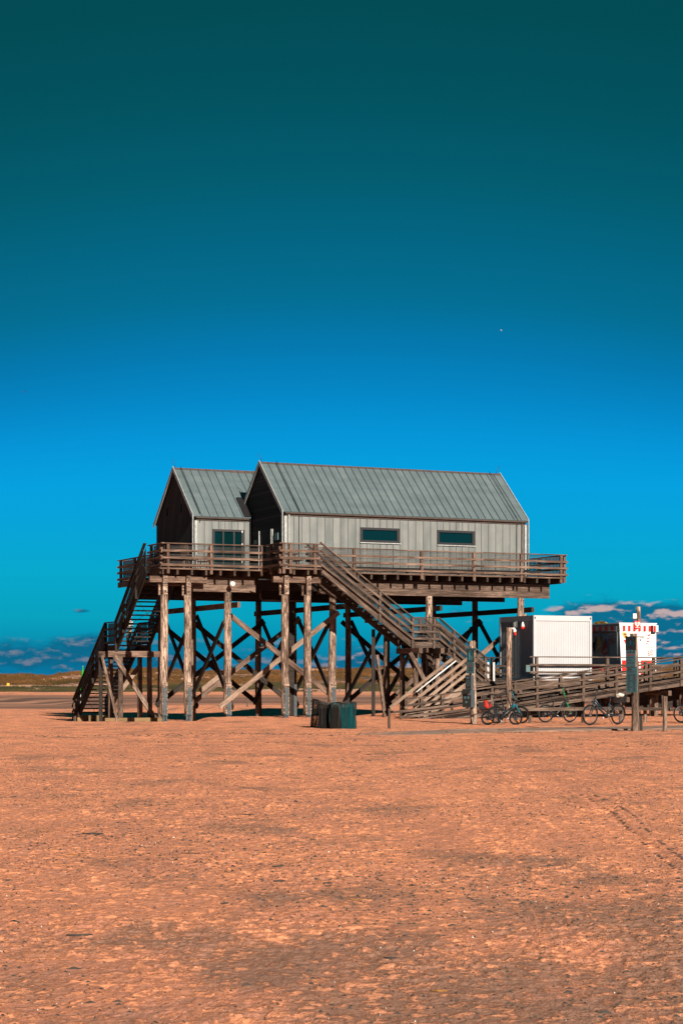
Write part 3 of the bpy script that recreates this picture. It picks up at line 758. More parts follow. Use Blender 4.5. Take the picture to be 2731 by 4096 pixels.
# ---- the short house behind on the left
US = -2.82; VS = 3.94
small = house('gabled_house', 'short grey gabled house with glass doors and dark plank gable at the left', US, 0.0, VS, 'gable_v')
d = win_px(849, 978, 2116, 2260, VS); d = (d[0], d[1], ZD+.03, d[3])
clad_wall(small, US+.1, -.06, VS, [d]); fdr = window(small, d, VS, 2)
mb = MB()
for z in (7.1, 7.9, 8.5): mb.ubox(d[1]-.16, d[1]-.12, VS-.075, VS-.05, z, z+.1)
mb.build('hinge', M['white'], fdr)
rf = common(small, US, -.16, VS, False)
mb = MB(); sm = MB()                    # roof carried on behind the long house
roof_slope(mb, -.06, 4.0, VS+.78, ZE-.055+.85*.9, VS+HW, ZA+.012, sm); roof_slope(mb, -.06, 4.0, VS+2*HW+.07, ZE-.055, VS+HW, ZA+.012)
rx = mb.build('roof', M['roof'], small); sm.build('roof_seam', M['seam'], rx)
mb = MB(); mb.prism([W(-.08, VS+HW-.13, ZA-.03), W(-.08, VS+HW, ZA+.115), W(-.08, VS+HW+.13, ZA-.03)], eu*4.0); mb.build('ridge_cap', M['copper'], rx)
mb = MB(); q0 = W(-.42, VS-.06, ZE+.02); q1 = W(-.06, VS-.06, ZE+.02)
mb.prism([W(-.40, VS-.08, ZE+.01), W(-.04, VS-.08, ZE+.01), W(-.04, VS+.98, ZE+1.0), W(-.40, VS+.98, ZE+1.0)], Vector((0, 0, .03))-ev*.02); mb.build('valley_flashing', M['frame'], rf)
mb = MB(); mb.tube([W(US+.02, VS+HW, ZA+.1), W(US-.15, VS+HW, ZA+.48)], .012, 6); mb.build('lightning_rod', M['bolt'], rf)
mb = MB(); mb.tube([W(US+.25, VS+HW-.05, ZA+.17), W(US+.25, VS-.02, ZE+.12), W(US+.25, VS-.05, ZE-.3)], .014, 6); mb.build('lightning_cable', M['bolt'], small)
for (x0, x1, y0, y1) in ((657.5, 671, 2034, 2066), (714, 727.5, 2019, 2053)):
    a = pu(x0, y0, US); b = pu(x1, y1, US); zc = 9.85
    mb = MB(); mb.block(W(US-.02, (a[0]+b[0])/2, (a[1]+b[1])/2), eu*.02, ev*abs(a[0]-b[0])/2*.9, UP*abs(a[1]-b[1])/2*.85); mb.build('vent', M['black'], small)
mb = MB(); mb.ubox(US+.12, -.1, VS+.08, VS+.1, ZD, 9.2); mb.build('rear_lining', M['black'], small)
# closing walls at the back
mb = MB(); mb.ubox(US+.02, 3.9, VS+2*HW-.1, VS+2*HW, ZD, ZE-.1); mb.build('back_wall', M['clad'], small)
# ---- lamp, chairs on the deck
p = W(pv(930, 2336, -1.3)[0], -1.3, pv(930, 2336, -1.3)[1])
lamp = thing('globe_lamp', p, 'white globe lamp hanging under the deck edge', 'lamp')
mb = MB(); mb.ball(p, .125, n=16, m=10); mb.build('globe', M['white'], lamp)
mb = MB(); mb.tube([p+UP*.11, p+UP*.3], .02, 6); mb.disc(p+UP*.12, UP, .06, .05, 10); mb.build('stem', M['bolt'], lamp)
# ------------------------------------------------------------------ sand
def m_sand():
    m, nt, b, L = new_mat('beach_sand')
    g = nt.nodes.new('ShaderNodeNewGeometry'); P = g.outputs['Position']
    lo = tex(nt, P, 1, 5, .6, (.10, .05, 1)); md = tex(nt, P, 1, 6, .68, (1.5, .75, 1)); fi = tex(nt, P, 1, 5, .75, (13, 8.5, 1)); gr = tex(nt, P, 90, 2, .7)
    s = mathn(nt, 'ADD', mathn(nt, 'MULTIPLY', lo.outputs['Fac'], .30), mathn(nt, 'MULTIPLY', md.outputs['Fac'], .34))
    s = mathn(nt, 'ADD', s, mathn(nt, 'MULTIPLY', fi.outputs['Fac'], .60)); s = mathn(nt, 'ADD', s, mathn(nt, 'MULTIPLY', gr.outputs['Fac'], .12))
    r = ramp(nt, [(.55, (.26, .15, .11)), (.62, (.46, .19, .112)), (.69, (.75, .29, .15)), (.78, (.95, .39, .20))]); L.new(s, r.inputs['Fac'])
    fl = tex(nt, P, 1, 7, .70, (9, 6.5, 5)); flm = nt.nodes.new('ShaderNodeMapRange'); flm.interpolation_type = 'SMOOTHSTEP'; flm.inputs[1].default_value = .485; flm.inputs[2].default_value = .575; L.new(mathn(nt, 'ADD', fl.outputs['Fac'], mathn(nt, 'MULTIPLY', mathn(nt, 'SUBTRACT', md.outputs['Fac'], .5), .35)), flm.inputs[0])
    hol = tex(nt, P, 1, 3, .6, (27, 15, 9)); hom = nt.nodes.new('ShaderNodeMapRange'); hom.inputs[1].default_value = .63; hom.inputs[2].default_value = .68; L.new(hol.outputs['Fac'], hom.inputs[0])  # small pits, their shade put into the sand colour
    dm = tex(nt, P, 1, 5, .6, (.55, .32, 1)); spx = nt.nodes.new('ShaderNodeSeparateXYZ'); L.new(P, spx.inputs[0])
    near = nt.nodes.new('ShaderNodeMapRange'); near.inputs[1].default_value = 8; near.inputs[2].default_value = 19; near.inputs[3].default_value = .19; near.inputs[4].default_value = 0; L.new(spx.outputs[1], near.inputs[0])  # darkens the nearest sand: damp, with lens falloff put into the colour
    dmr = nt.nodes.new('ShaderNodeMapRange'); dmr.interpolation_type = 'SMOOTHSTEP'; dmr.inputs[1].default_value = .52; dmr.inputs[2].default_value = .68; L.new(mathn(nt, 'ADD', dm.outputs['Fac'], mathn(nt, 'ADD', near.outputs[0], mathn(nt, 'MULTIPLY', mathn(nt, 'MULTIPLY', spx.outputs[0], near.outputs[0]), .3))), dmr.inputs[0])
    damp = mathn(nt, 'MULTIPLY', dmr.outputs[0], .82)
    base = mixc(nt, mathn(nt, 'MULTIPLY', mathn(nt, 'SUBTRACT', 1, flm.outputs[0]), .62), r.outputs['Color'], (.47, .210, .135))
    base = mixc(nt, mathn(nt, 'MULTIPLY', flm.outputs[0], .68), base, (1.0, .395, .20))
    base = mixc(nt, mathn(nt, 'MULTIPLY', hom.outputs[0], .8), base, (.10, .06, .045))
    sandc = mixc(nt, mathn(nt, 'MULTIPLY', damp, mathn(nt, 'SUBTRACT', 1, mathn(nt, 'MULTIPLY', flm.outputs[0], .45))), base, mixc(nt, fi.outputs['Fac'], (.10, .075, .06), (.42, .22, .145)))
    # damp dark sand on the far flat behind the building
    sp = nt.nodes.new('ShaderNodeSeparateXYZ'); L.new(P, sp.inputs[0])
    wob = mathn(nt, 'MULTIPLY', mathn(nt, 'SUBTRACT', tex(nt, P, 1, 4, .6, (.012, .05, 1)).outputs['Fac'], .5), 40)
    yy = mathn(nt, 'ADD', sp.outputs[1], wob)
    mr = nt.nodes.new('ShaderNodeMapRange'); mr.interpolation_type = 'SMOOTHSTEP'; mr.inputs[1].default_value = 128; mr.inputs[2].default_value = 146; L.new(yy, mr.inputs[0])
    m2 = nt.nodes.new('ShaderNodeMapRange'); m2.interpolation_type = 'SMOOTHSTEP'; m2.inputs[1].default_value = 165; m2.inputs[2].default_value = 190; m2.inputs[3].default_value = 1; m2.inputs[4].default_value = 0; L.new(yy, m2.inputs[0])
    st = tex(nt, P, 1, 4, .7, (.012, .22, 1))
    sr = ramp(nt, [(.36, (.09, .06, .05)), (.5, (.22, .125, .09)), (.62, (.48, .24, .155))]); L.new(st.outputs['Fac'], sr.inputs['Fac'])
    col = mixc(nt, mathn(nt, 'MULTIPLY', mr.outputs[0], m2.outputs[0]), sandc, sr.outputs['Color'])
    L.new(col, b.inputs['Base Color']); b.inputs['Roughness'].default_value = .95; b.inputs['Specular IOR Level'].default_value = .05
    h = mathn(nt, 'ADD', mathn(nt, 'MULTIPLY', flm.outputs[0], .45), mathn(nt, 'ADD', mathn(nt, 'MULTIPLY', md.outputs['Fac'], .8), mathn(nt, 'MULTIPLY', fi.outputs['Fac'], .7)))
    add_bump(nt, b, h, .8, .06)
    return m
M['sand'] = m_sand()
def rut(x, y):                         # one narrow tyre track with its tread, crossing the near sand
    a = Vector((3.45, 27.5)); b = Vector((2.95, 16.5)); p = Vector((x, y)); d = b-a; t = (p-a).dot(d)/d.length_squared
    if t < 0 or t > 1: return 0
    dist = abs((p-a).x*d.y-(p-a).y*d.x)/d.length
    if dist > .16: return 0
    return -.022*math.exp(-(dist/.04)**2)*(1 if math.sin(t*140) > .1 else .15)+.003*math.exp(-((dist-.1)/.04)**2)
def relief(x, y):                      # churned crust: humps, loose flakes and small crumbs
    c1 = noise.noise((x*1.6, y*.9, 2)); c2 = noise.noise((x*5.2, y*3.0, 7)); c3 = noise.noise((x*33, y*17, 3)); c4 = noise.noise((x*8.5, y*7.0, 5)); c5 = noise.noise((x*17, y*13, 11)); md = .25+.75*sstep(-.3, .3, noise.noise((x*.8, y*.45, 17)))
    e = 1 if y < 45 else 45/y
    z = .016*c1+.009*max(-.2, c2)+(.011*sstep(-.02, .16, c4+.3*c1+.45*c5+.2*c3)+.0035*c3)*e*md
    if y < 30 and x > 2: z += rut(x, y)
    return z
def top_z(x, y): return ground_z(x, y)+(relief(x, y) if 7.5 < y < 130 else 0)
def ground_mesh():
    ys = [-30, -10, 0, 4, 7]
    y = 8.2
    while y < 40: ys.append(y); y *= 1.0022
    while y < 150: ys.append(y); y *= 1.0048
    while y < 320: ys.append(y); y *= 1.02
    ys += [400, 600, 1000, 2000, 4500]
    ss = [-40, -12, -4, -1.5, -.8, -.45, -.3, -.235]
    n = 360
    ss += [-.20+.40*i/n for i in range(n+1)]+[.235, .3, .45, .8, 1.5, 4, 12, 40]
    vs = []; 
    for y in ys:
        yy = max(y, 8)
        for s in ss:
            x = s*yy if abs(s) < 1 else s*max(yy, 60)
            z = ground_z(x, y, abs(s) < .24 and 7 < y < 330)
            if abs(s) < .22 and 7.5 < y < 130: z += relief(x, y)
            vs.append((x, y, z))
    w = len(ss); fs = []
    for j in range(len(ys)-1):
        for i in range(w-1): fs.append((j*w+i, j*w+i+1, (j+1)*w+i+1, (j+1)*w+i))
    me = bpy.data.meshes.new('sand'); me.from_pydata(vs, [], fs); me.polygons.foreach_set('use_smooth', [True]*len(fs)); me.materials.append(M['sand']); me.update()
    o = bpy.data.objects.new('sand', me); COL.objects.link(o); tag(o, 'wide orange sand beach strewn with dark seaweed', None, None, 'structure'); return o
ground_mesh()
# ------------------------------------------------------------------ dunes with grass
def m_dune():
    m, nt, b, L = new_mat('dune_ground')
    g = nt.nodes.new('ShaderNodeNewGeometry'); P = g.outputs['Position']
    n = tex(nt, P, 1, 5, .65, (.06, .06, .5)); f = tex(nt, P, 1, 4, .7, (.8, .8, 2))
    s = mathn(nt, 'ADD', mathn(nt, 'MULTIPLY', n.outputs['Fac'], .7), mathn(nt, 'MULTIPLY', f.outputs['Fac'], .3))
    r = ramp(nt, [(.38, (.03, .026, .012)), (.46, (.09, .045, .02)), (.51, (.22, .10, .05)), (.56, (.50, .26, .17)), (.7, (.58, .32, .22))]); L.new(s, r.inputs['Fac'])
    L.new(r.outputs['Color'], b.inputs['Base Color']); b.inputs['Roughness'].default_value = .95
    add_bump(nt, b, f.outputs['Fac'], .6, .3)
    return m
M['dune'] = m_dune()
def dune_h(x, y):
    t = sstep(205, 262, y)
    left = 1-sstep(-44, -30, x)
    h = 1.72*t*(1-.30*left)+.75*sstep(268, 330, y)*(1-.75*left)
    h += t*(.8*noise.noise((x*.045, y*.02, 3))+.75*noise.noise((x*.13, y*.08, 8))+.30*noise.noise((x*.4, y*.3, 2)))
    h += .5*sstep(200, 214, y)*(.4+noise.noise((x*.10, 1, 5)))
    return h
def dunes():
    xs = [-260+i*1.6 for i in range(int(560/1.6))]; ys = [186+2.2*j for j in range(82)]
    vs = [(x, y, ground_z(x, y, False)+(dune_h(x, y)-.12*(1-sstep(188, 200, y)))) for y in ys for x in xs]; w = len(xs)
    fs = [(j*w+i, j*w+i+1, (j+1)*w+i+1, (j+1)*w+i) for j in range(len(ys)-1) for i in range(w-1)]
    me = bpy.data.meshes.new('dunes'); me.from_pydata(vs, [], fs); me.polygons.foreach_set('use_smooth', [True]*len(fs)); me.materials.append(M['dune']); me.update()
    o = bpy.data.objects.new('dunes', me); COL.objects.link(o); tag(o, 'low grassy dunes along the back of the beach', None, None, 'structure')
dunes()
def grass(name, label, c0, c1, count, test, hh):
    m, nt, b, L = new_mat(name)
    g = nt.nodes.new('ShaderNodeNewGeometry')
    n = tex(nt, g.outputs['Position'], 1, 3, .6, (.12, .12, .3)); r = ramp(nt, [(.35, c0), (.65, c1)])
    wn = tex(nt, g.outputs['Position'], 3, 2, .6)
    L.new(mathn(nt, 'ADD', mathn(nt, 'MULTIPLY', n.outputs['Fac'], .6), mathn(nt, 'MULTIPLY', wn.outputs['Fac'], .4)), r.inputs['Fac'])
    L.new(r.outputs['Color'], b.inputs['Base Color']); b.inputs['Roughness'].default_value = .9; b.inputs['Specular IOR Level'].default_value = .1
    rnd = random.Random(5+count); vs = []; fs = []
    k = 0
    while k < count:
        y = rnd.uniform(203, 345); x = rnd.uniform(-.2, .2)*y
        if not test(x, y): continue
        k += 1
        z = ground_z(x, y, False)+dune_h(x, y)-.05; s = hh*rnd.uniform(.5, 1.2)
        for q in range(6):
            a = rnd.uniform(0, 6.28); r_ = rnd.uniform(0, .35); bx = x+r_*math.cos(a); by = y+r_*math.sin(a)
            lx_ = rnd.uniform(-.7, .7)*s+.2*s; ly = rnd.uniform(-.2, .2)*s; w = .035+.03*rnd.random(); hgt = s*rnd.uniform(.6, 1.1); b0 = len(vs)
            vs += [(bx-w, by, z), (bx+w, by, z), (bx+lx_*.5+w*.6, by+ly*.5, z+hgt*.65), (bx+lx_, by+ly, z+hgt)]
            fs += [(b0, b0+1, b0+2), (b0, b0+2, b0+3)]
    me = bpy.data.meshes.new(name); me.from_pydata(vs, [], fs); me.materials.append(m); me.update()
    o = bpy.data.objects.new(name, me); COL.objects.link(o); tag(o, label, None, None, 'stuff')
def up_test(x, y): return y > 228 and noise.noise((x*.09, y*.07, 12))+.5*noise.noise((x*.3, y*.2, 2)) > -.2
def low_test(x, y): return y < 232 and noise.noise((x*.12, y*.09, 21))+.6*noise.noise((x*.4, y*.25, 2)) > -.02
grass('dune_grass', 'rust and straw coloured marram grass covering the dunes', (.022, .021, .008), (.135, .056, .017), 30000, up_test, .42)
grass('low_scrub', 'dark green creeping scrub at the foot of the dunes', (.016, .020, .009), (.06, .045, .018), 13000, low_test, .26)
# ------------------------------------------------------------------ seaweed crumbs and shells on the sand
M['weed'] = m_plain('dry_seaweed', (.035, .030, .024), .9, 0, .5, 12)
M['weed2'] = m_plain('brown_seaweed', (.19, .085, .022), .85, 0, .4, 12)
M['shell'] = m_plain('shell', (.62, .56, .50), .5)
def scatter(name, label, mat, n, y0, y1, size, bias=1.0, flat=.35, lon=2.2, seed=1):
    rnd = random.Random(seed); mb = MB(); k = 0
    while k < n:
        t = rnd.random()**bias; y = y0*(y1/y0)**t; x = rnd.uniform(-.195, .195)*y
        if noise.noise((x*.35, y*.22, 31)) < rnd.uniform(-.55, .25): continue
        u, v = uv_of(x, y)
        if v > -9.5 and y > 62: continue
        k += 1
        z = top_z(x, y)+.005; s = size*rnd.uniform(.35, 1.25)*(1+1.2*(rnd.random()**9)); a = rnd.gauss(0, .5)
        lx_ = s*rnd.uniform(.8, lon); ly = s*rnd.uniform(.3, .8); b0 = len(mb.v); ca, sa = math.cos(a), math.sin(a)
        m_ = 6
        for i in range(m_):
            th = 6.283*i/m_; q = rnd.uniform(.6, 1.15)
            px, py = lx_*math.cos(th)*q, ly*math.sin(th)*q
            mb.v.append(Vector((x+px*ca-py*sa, y+px*sa+py*ca, z-.006)))
        mb.v.append(Vector((x, y, z+s*flat)))
        for i in range(m_): mb.face([b0+i, b0+(i+1) % m_, b0+m_])
    o = mb.build(name, mat); tag(o, label, None, None, 'stuff')
ORG = Vector((0, 0, 0))
scatter('seaweed_crumbs', 'dark crumbs of dry seaweed scattered over the sand', M['weed'], 15000, 8.6, 66, .0092, .62, .5, 2.6, 3)
scatter('shell_bits', 'pale shell fragments scattered over the sand', M['shell'], 420, 8.6, 50, .005, .8, .5, 1.4, 9)
def wrack_line():                       # thin dark tide lines
    rnd = random.Random(17); mb = MB()
    for (x0, y0, x1, y1, n) in ((-9, 56, 6, 60.5, 200), (-6, 50, 9, 55, 60), (1, 45, 11, 52, 70), (4, 61, 12.5, 63, 70), (-3.5, 38, 2, 41, 30)):
        for k in range(n):
            t = rnd.random(); x = x0+(x1-x0)*t+rnd.gauss(0, .1); y = y0+(y1-y0)*t+rnd.gauss(0, .8)+1.2*noise.noise((t*6, x0, 3)); z = top_z(x, y)+.01
            s = .028*rnd.uniform(.4, 1.4); b0 = len(mb.v)
            mb.v += [Vector((x-s*1.8, y-s*.5, z-.01)), Vector((x+s*1.6, y-s*.6, z-.01)), Vector((x+s*1.2, y+s*.7, z-.01)), Vector((x-s, y+s*.8, z-.01)), Vector((x, y, z+s*.3))]
            for i in range(4): mb.face([b0+i, b0+(i+1) % 4, b0+4])
    o = mb.build('wrack_line', M['weed']); tag(o, 'thin dark lines of dry seaweed left by the tide', None, None, 'stuff')
wrack_line()
def weed_strand(x, y, ln, ang, thick, mat, label, curl=.4, name='seaweed_strand'):
    P = at(x, y, EYE*F/(y-HY)); z = top_z(P.x, P.y)
    t = thing(name, (P.x, P.y, z), label, 'seaweed', 'larger pieces of seaweed on the sand', local=True)
    rnd = random.Random(int(x+y)); pts = []; rs = []
    for i in range(9):
        q = i/8-.5; pts.append(Vector((ln*q, curl*ln*(q*q)*.8+rnd.uniform(-.06, .06)*ln*.5, thick*.5+rnd.uniform(0, thick*.4)))); rs.append(thick*(1-abs(q)*1.5)*rnd.uniform(.7, 1.2)+.003)
    pts = [Matrix.Rotation(ang, 3, 'Z') @ p for p in pts]
    mb = MB(); mb.tube(pts, rs, 6)
    for k in range(9):
        p = pts[rnd.randrange(1, 8)]; d = Vector((rnd.uniform(-1, 1), rnd.uniform(-1, 1), .15))*ln*.16; mb.tube([p, p+d*.6, p+d], [thick*.4, thick*.3, .002], 5)
    mb.build('strand', mat, t)
S = 1.742*.5127/1.0
weeds = [(372, 3336, .30, .1, .018, 'weed', 'dark clump of seaweed beside a thin strip on the left sand'), (290, 3418, .16, .1, .008, 'weed2', 'small orange brown seaweed strip on the left sand'),
         (368, 3298, .16, 0, .007, 'weed2', 'thin orange brown seaweed sliver above a dark clump on the left sand'), (1120, 3467, .20, .9, .016, 'weed', 'dark slanting seaweed piece at the middle of the beach'),
         (1118, 3528, .12, .2, .02, 'weed', 'round dark seaweed clump below a slanting piece mid beach'), (320, 3751, .22, .15, .012, 'weed', 'long dark seaweed strand low on the left sand'),
         (768, 3418, .20, .1, .009, 'weed', 'thin dark flat strand of seaweed on the middle sand'), (868, 3427, .07, 1.2, .012, 'weed', 'small upright tuft of seaweed on the middle sand'),
         (30, 3524, .10, .2, .014, 'weed', 'short dark seaweed piece at the left edge of the sand'), (1310, 3538, .10, 0, .011, 'weed', 'short dark seaweed piece right of the middle clump'),
         (900, 3612, .08, .6, .011, 'weed', 'small dark seaweed scrap alone on the middle sand'), (980, 3262, .30, -.15, .008, 'weed', 'long thin stick of seaweed far out on the middle sand'),
         (1560, 3840, .10, -.3, .012, 'weed', 'forked dark seaweed scrap low at centre right'), (1755, 3965, .12, 0, .01, 'weed2', 'olive brown seaweed strip low at centre right'),
         (1625, 3197, .16, 0, .012, 'weed2', 'small orange seaweed piece far out on the right sand'), (1418, 3602, .10, 0, .008, 'weed2', 'thin orange seaweed sliver near the centre of the sand')]
for (x, y, ln, an, th, mt, lb) in weeds: weed_strand(x, y, ln*.75, an, th*.6, M[mt], lb, .9)

def tyre_track():                       # lines of dark tread dashes laid on the sand
    rnd = random.Random(8); mb = MB()
    for off, A, B in ((0, (3.42, 28.5), (3.02, 16.8)), (.17, (3.44, 27.5), (3.06, 17.6)), (.09, (2.4, 44), (7.5, 33))):
        n = 130
        for k in range(n):
            t = k/n; x = A[0]+(B[0]-A[0])*t+off+.10*math.sin(t*5); y = A[1]+(B[1]-A[1])*t
            if noise.noise((t*9, off*30, 2)) < -.12 or rnd.random() < .3: continue
            z = top_z(x, y)+.006; w = .018*rnd.uniform(.6, 1.3); l_ = .045*rnd.uniform(.5, 1.4); sk = .03
            mb.poly([(x-w, y-l_, z), (x+w, y-l_*.8, z), (x+w+sk, y+l_, z), (x-w+sk, y+l_*.8, z)])
    ob_ = mb.build('tyre_track', M['track']); tag(ob_, 'faint tyre tread marks running over the sand at the right', None, None, 'stuff')
M['track'] = m_plain('dark_tread_mark', (.16, .09, .065), .9, 0, .3, 10)
ORG = Vector((0, 0, 0)); tyre_track()
# ------------------------------------------------------------------ raised boardwalk with its rails
V0 = -5.5                              # front edge of the raised walk
ZB = 1.60
walk = thing('raised_boardwalk', W(12, V0, 0), 'raised timber boardwalk with rail fence in front of the white container', 'boardwalk')
mb = MB()
for (a, b, c, d) in ((6.3, 18.6, V0, -1.2),):
    n = round((b-a)/.15)
    for i in range(n):
        x0 = a+(b-a)*i/n; x1 = a+(b-a)*(i+1)/n; mb.ubox(x0+.004, x1-.004, c, d, ZB-.05, ZB+random.uniform(-.004, .004))
mb.build('walk_boards', M['deck'], walk)
for v in (V0+.05, -4.2, -2.8, -1.3):
    mb = MB(); mb.ubox(6.3, 18.6, v-.06, v+.06, ZB-.32, ZB-.055); mb.build('floor_beam', M['beam'], walk)
for u in (6.6, 9.0, 11.4, 13.8, 16.2, 18.4):
    for v in (V0+.25, -1.6):
        mb = MB(); mb.log(W(u, v, -.6), W(u, v, ZB-.33), .11, .105, 10, 6, .08); mb.build('support_post', M['post'], walk)
    mb = MB(); mb.ubox(u-.07, u+.07, V0+.02, -1.2, ZB-.58, ZB-.33); mb.build('cross_beam', M['beam'], walk)
zr = lambda x, y: pv(x, y, V0)[1]
ua = pv(2123, 2625, V0)[0]; ub = pv(2692, 2628, V0)[0]
zt = (pv(2123, 2625, V0)[1]+pv(2692, 2628, V0)[1])/2
railing(walk, lambda s: W(s, V0, 0), [(ua, zt), (ub, zt)], [pv(x, 2640, V0)[0] for x in (2144, 2427, 2612)], -ev, 'grey_wood', mesh=False, gaps=(0, .34, .66), low=-1.4)
ua2 = pv(1905, 2627, -2.6)[0]; ub2 = 10.1
zt2 = pv(1905, 2627, -2.6)[1]
railing(walk, lambda s: W(s, -2.6, 0), [(ua2, zt2), (ub2, zt2)], [ua2+.8, ua2+2.0], -ev, 'dark_shade_wood', mesh=False, gaps=(0, .36, .72, 1.05), low=-1.4)
railing(walk, lambda s: W(18.5, s, 0), [(V0, zt), (-1.3, zt)], [V0+.1, -3.4, -1.4], eu, 'grey_wood', mesh=False, gaps=(0, .34, .66), low=-1.4)
mb = MB()
for u in (9.05, 8.75): mb.tube([W(u, -2.95, .9), W(u, -2.95, 2.45)], .045, 8)
mb.build('white_pipe', M['white'], walk)
# short stair flight from the walk down to the sand, turning back to the left
VA, VB = -4.3, -5.75
h0 = [pv(1809, 2633, VA), pv(1559, 2830, VA)]
sl3 = (h0[0][1]-h0[1][1])/(h0[0][0]-h0[1][0])
s0 = h0[0][0]; z0 = ZB; s1 = s0-(ZB-.02)/sl3
st3 = thing('wooden_staircase', W(s1, VB, 0), 'short bleached staircase with handrails from the raised boardwalk to the sand', 'staircase', 'outdoor staircases up to the platform')
for v in (VA, VB):
    mb = MB(); mb.beam(W(s0+.1, v, z0-.10), W(s1-.1, v, -.05), .07, .30); mb.build('stringer', M['pale_wood'], st3)
for k in range(1, 9):
    t = k/9; s = s0+(s1-s0)*t; z = z0*(1-t)
    mb = MB(); mb.block(W(s, (VA+VB)/2, z-.02), eu*.15, ev*.68, UP*.022); mb.build('tread', M['grey_wood'], st3)
pz = lambda s, off: z0+off+(s-s0)*sl3
for v, offs, mt in ((VA, (1.0,), 'pale_wood'), (VB, (1.0, .66, .36), 'pale_wood')):
    for of in offs:
        mb = MB(); e = h0[1][0] if of == 1.0 else s1+.1
        mb.beam(W(s0+(.35 if v == VB else 0), v, pz(s0+(.35 if v == VB else 0), of)), W(e, v, pz(e, of)), .06, .13); mb.build('handrail', M[mt], st3)
    for s in (s0, (s0*2+s1)/3, (s0+2*s1)/3, s1):
        mb = MB(); mb.beam(W(s, v+.08, -.4), W(s, v+.08, pz(s, .97)), .11, .11); mb.build('rail_post', M['grey_wood'], st3)
mb = MB(); mb.tube([W(s0+.1, VA-.12, pz(s0+.1, .82)), W(s1+.4, VA-.12, pz(s1+.4, .82))], .03, 8); mb.build('handrail', M['white'], st3)
# ------------------------------------------------------------------ long access ramp
VN, VR = -7.0, -5.62
ramp_t = thing('access_ramp', W(9, VN, 0), 'long weathered timber ramp with rail fences on both sides behind the bicycles', 'ramp')
rn = [pv(1620, 2796, VN), pv(2731, 2632, VN)]
slp = (rn[1][1]-rn[0][1])/(rn[1][0]-rn[0][0])
fz = lambda s: rn[1][1]-1.06+(s-rn[1][0])*slp       # floor height
sg = rn[1][0]-(rn[1][1]-1.06+.02)/slp
mb = MB(); n = round((19.5-sg)/.15)
for i in range(n):
    a = sg+(19.5-sg)*(i+.5)/n; mb.block(W(a, (VN+VR)/2, fz(a)-.03), (eu+UP*slp).normalized()*.070, ev*(VR-VN)/2, UP*.024)
mb.build('ramp_boards', M['deck'], ramp_t)
for v in (VN+.05, VR-.05):
    mb = MB(); mb.beam(W(sg, v, fz(sg)-.12), W(19.5, v, fz(19.5)-.12), .09, .14); mb.build('stringer', M['grey_wood'], ramp_t)
us = [pv(x, 2780, VN)[0] for x in (1685, 1767, 1965, 2146, 2330, 2462, 2597, 2721)]
topn = lambda s: fz(s)+1.06
s_st = rn[0][0]
railing(ramp_t, lambda s: W(s, VN, 0), [(s_st, topn(s_st)), (19.4, topn(19.4))], us, -ev, 'grey_wood', mesh=False, gaps=(0, .24, .55, .86), low=-1.25, post_w=.13, ext=.05)
usf = [pv(x, 2720, VR)[0] for x in (2059, 2240, 2427)]+[15.4, 17.6]
railing(ramp_t, lambda s: W(s, VR, 0), [(5.2, topn(5.2)), (19.4, topn(19.4))], usf, ev, 'grey_wood', mesh=False, gaps=(0, .28, .60, .90), low=-1.25, post_w=.13, ext=.05)
for (dz, a, b) in ((-.55, 1.9, 4.6), (-.86, 2.2, 6.5)):
    mb = MB(); mb.beam(W(a, VN-.3, .30 if dz > -.6 else .08), W(b, VN-.12, topn(b)+dz), .04, .11); mb.build('rail', M['grey_wood'], ramp_t)
for u in (7.6, 10.4, 13.4, 15.6, 17.2):
    z = fz(u)
    mb = MB(); mb.beam(W(u, VN-.3, z-.40), W(u, VR+.3, z-.40), .16, .22); mb.build('cross_beam', M['beam'], ramp_t)
    if z > .5:
        for v in (VN+.2, VR-.2):
            mb = MB(); mb.log(W(u, v, -.6), W(u, v, z-.5), .12, .115, 10, 8, .08); mb.build('support_post', M['post'], ramp_t)
mb = MB(); mb.ubox(7.2, 12.4, VR+.35, VR+.4, .1, 1.25); mb.ubox(13.0, 18.5, VR+.35, VR+.4, .3, 1.3); mb.build('shade_panel', M['dark_shade_wood'], ramp_t)  # added dark panels standing for the shade under the raised walk
# ------------------------------------------------------------------ white container
CB = Vector((0, 0, ZB+.03))
def corr(mb, A, B, z0, z1, out, pitch=.09, dep=.03):
    A = Vector(A); B = Vector(B); d = B-A; L_ = d.length; d /= L_; n = round(L_/pitch); out = Vector(out)
    prof = []
    for i in range(n):
        s = L_*i/n; w = L_/n; prof += [(s, 0), (s+w*.36, 0), (s+w*.48, -dep), (s+w*.88, -dep)]
    prof.append((L_, 0))
    for (a, da), (b, db) in zip(prof, prof[1:]):
        p = A+d*a+out*da; q = A+d*b+out*db
        mb.poly([Vector((p.x, p.y, z0)), Vector((q.x, q.y, z0)), Vector((q.x, q.y, z1)), Vector((p.x, p.y, z1))])
M['cont'] = m_plain('container_paint', (.36, .36, .365), .55, 0, .05, 1.5)
M['cont_shade'] = m_plain('container_shaded_paint', (.20, .22, .235), .5, 0, .1, 2)  # same white paint for the side, its shade put into the colour
Pn = at(2133, 2722, 86.0); cu0, cv0 = uv_of(Pn.x, Pn.y)
kx = (2364-CX)/F
cu1 = pv(2364, 2600, cv0)[0]; cv1 = pu(1997, 2600, cu0)[0]
ch = pv(2133, 2461, cv0)[1]; cb = ZB+.04
cont = thing('shipping_container', W((cu0+cu1)/2, (cv0+cv1)/2, ZB), 'white corrugated office container on the raised boardwalk behind the rail fence', 'container')
mb = MB(); e = .10
corr(mb, W(cu0+e, cv0+.02, 0), W(cu1-e, cv0+.02, 0), cb+.12, ch-.24, -ev, .09, .02); mb.build('front_wall', M['cont'], cont)
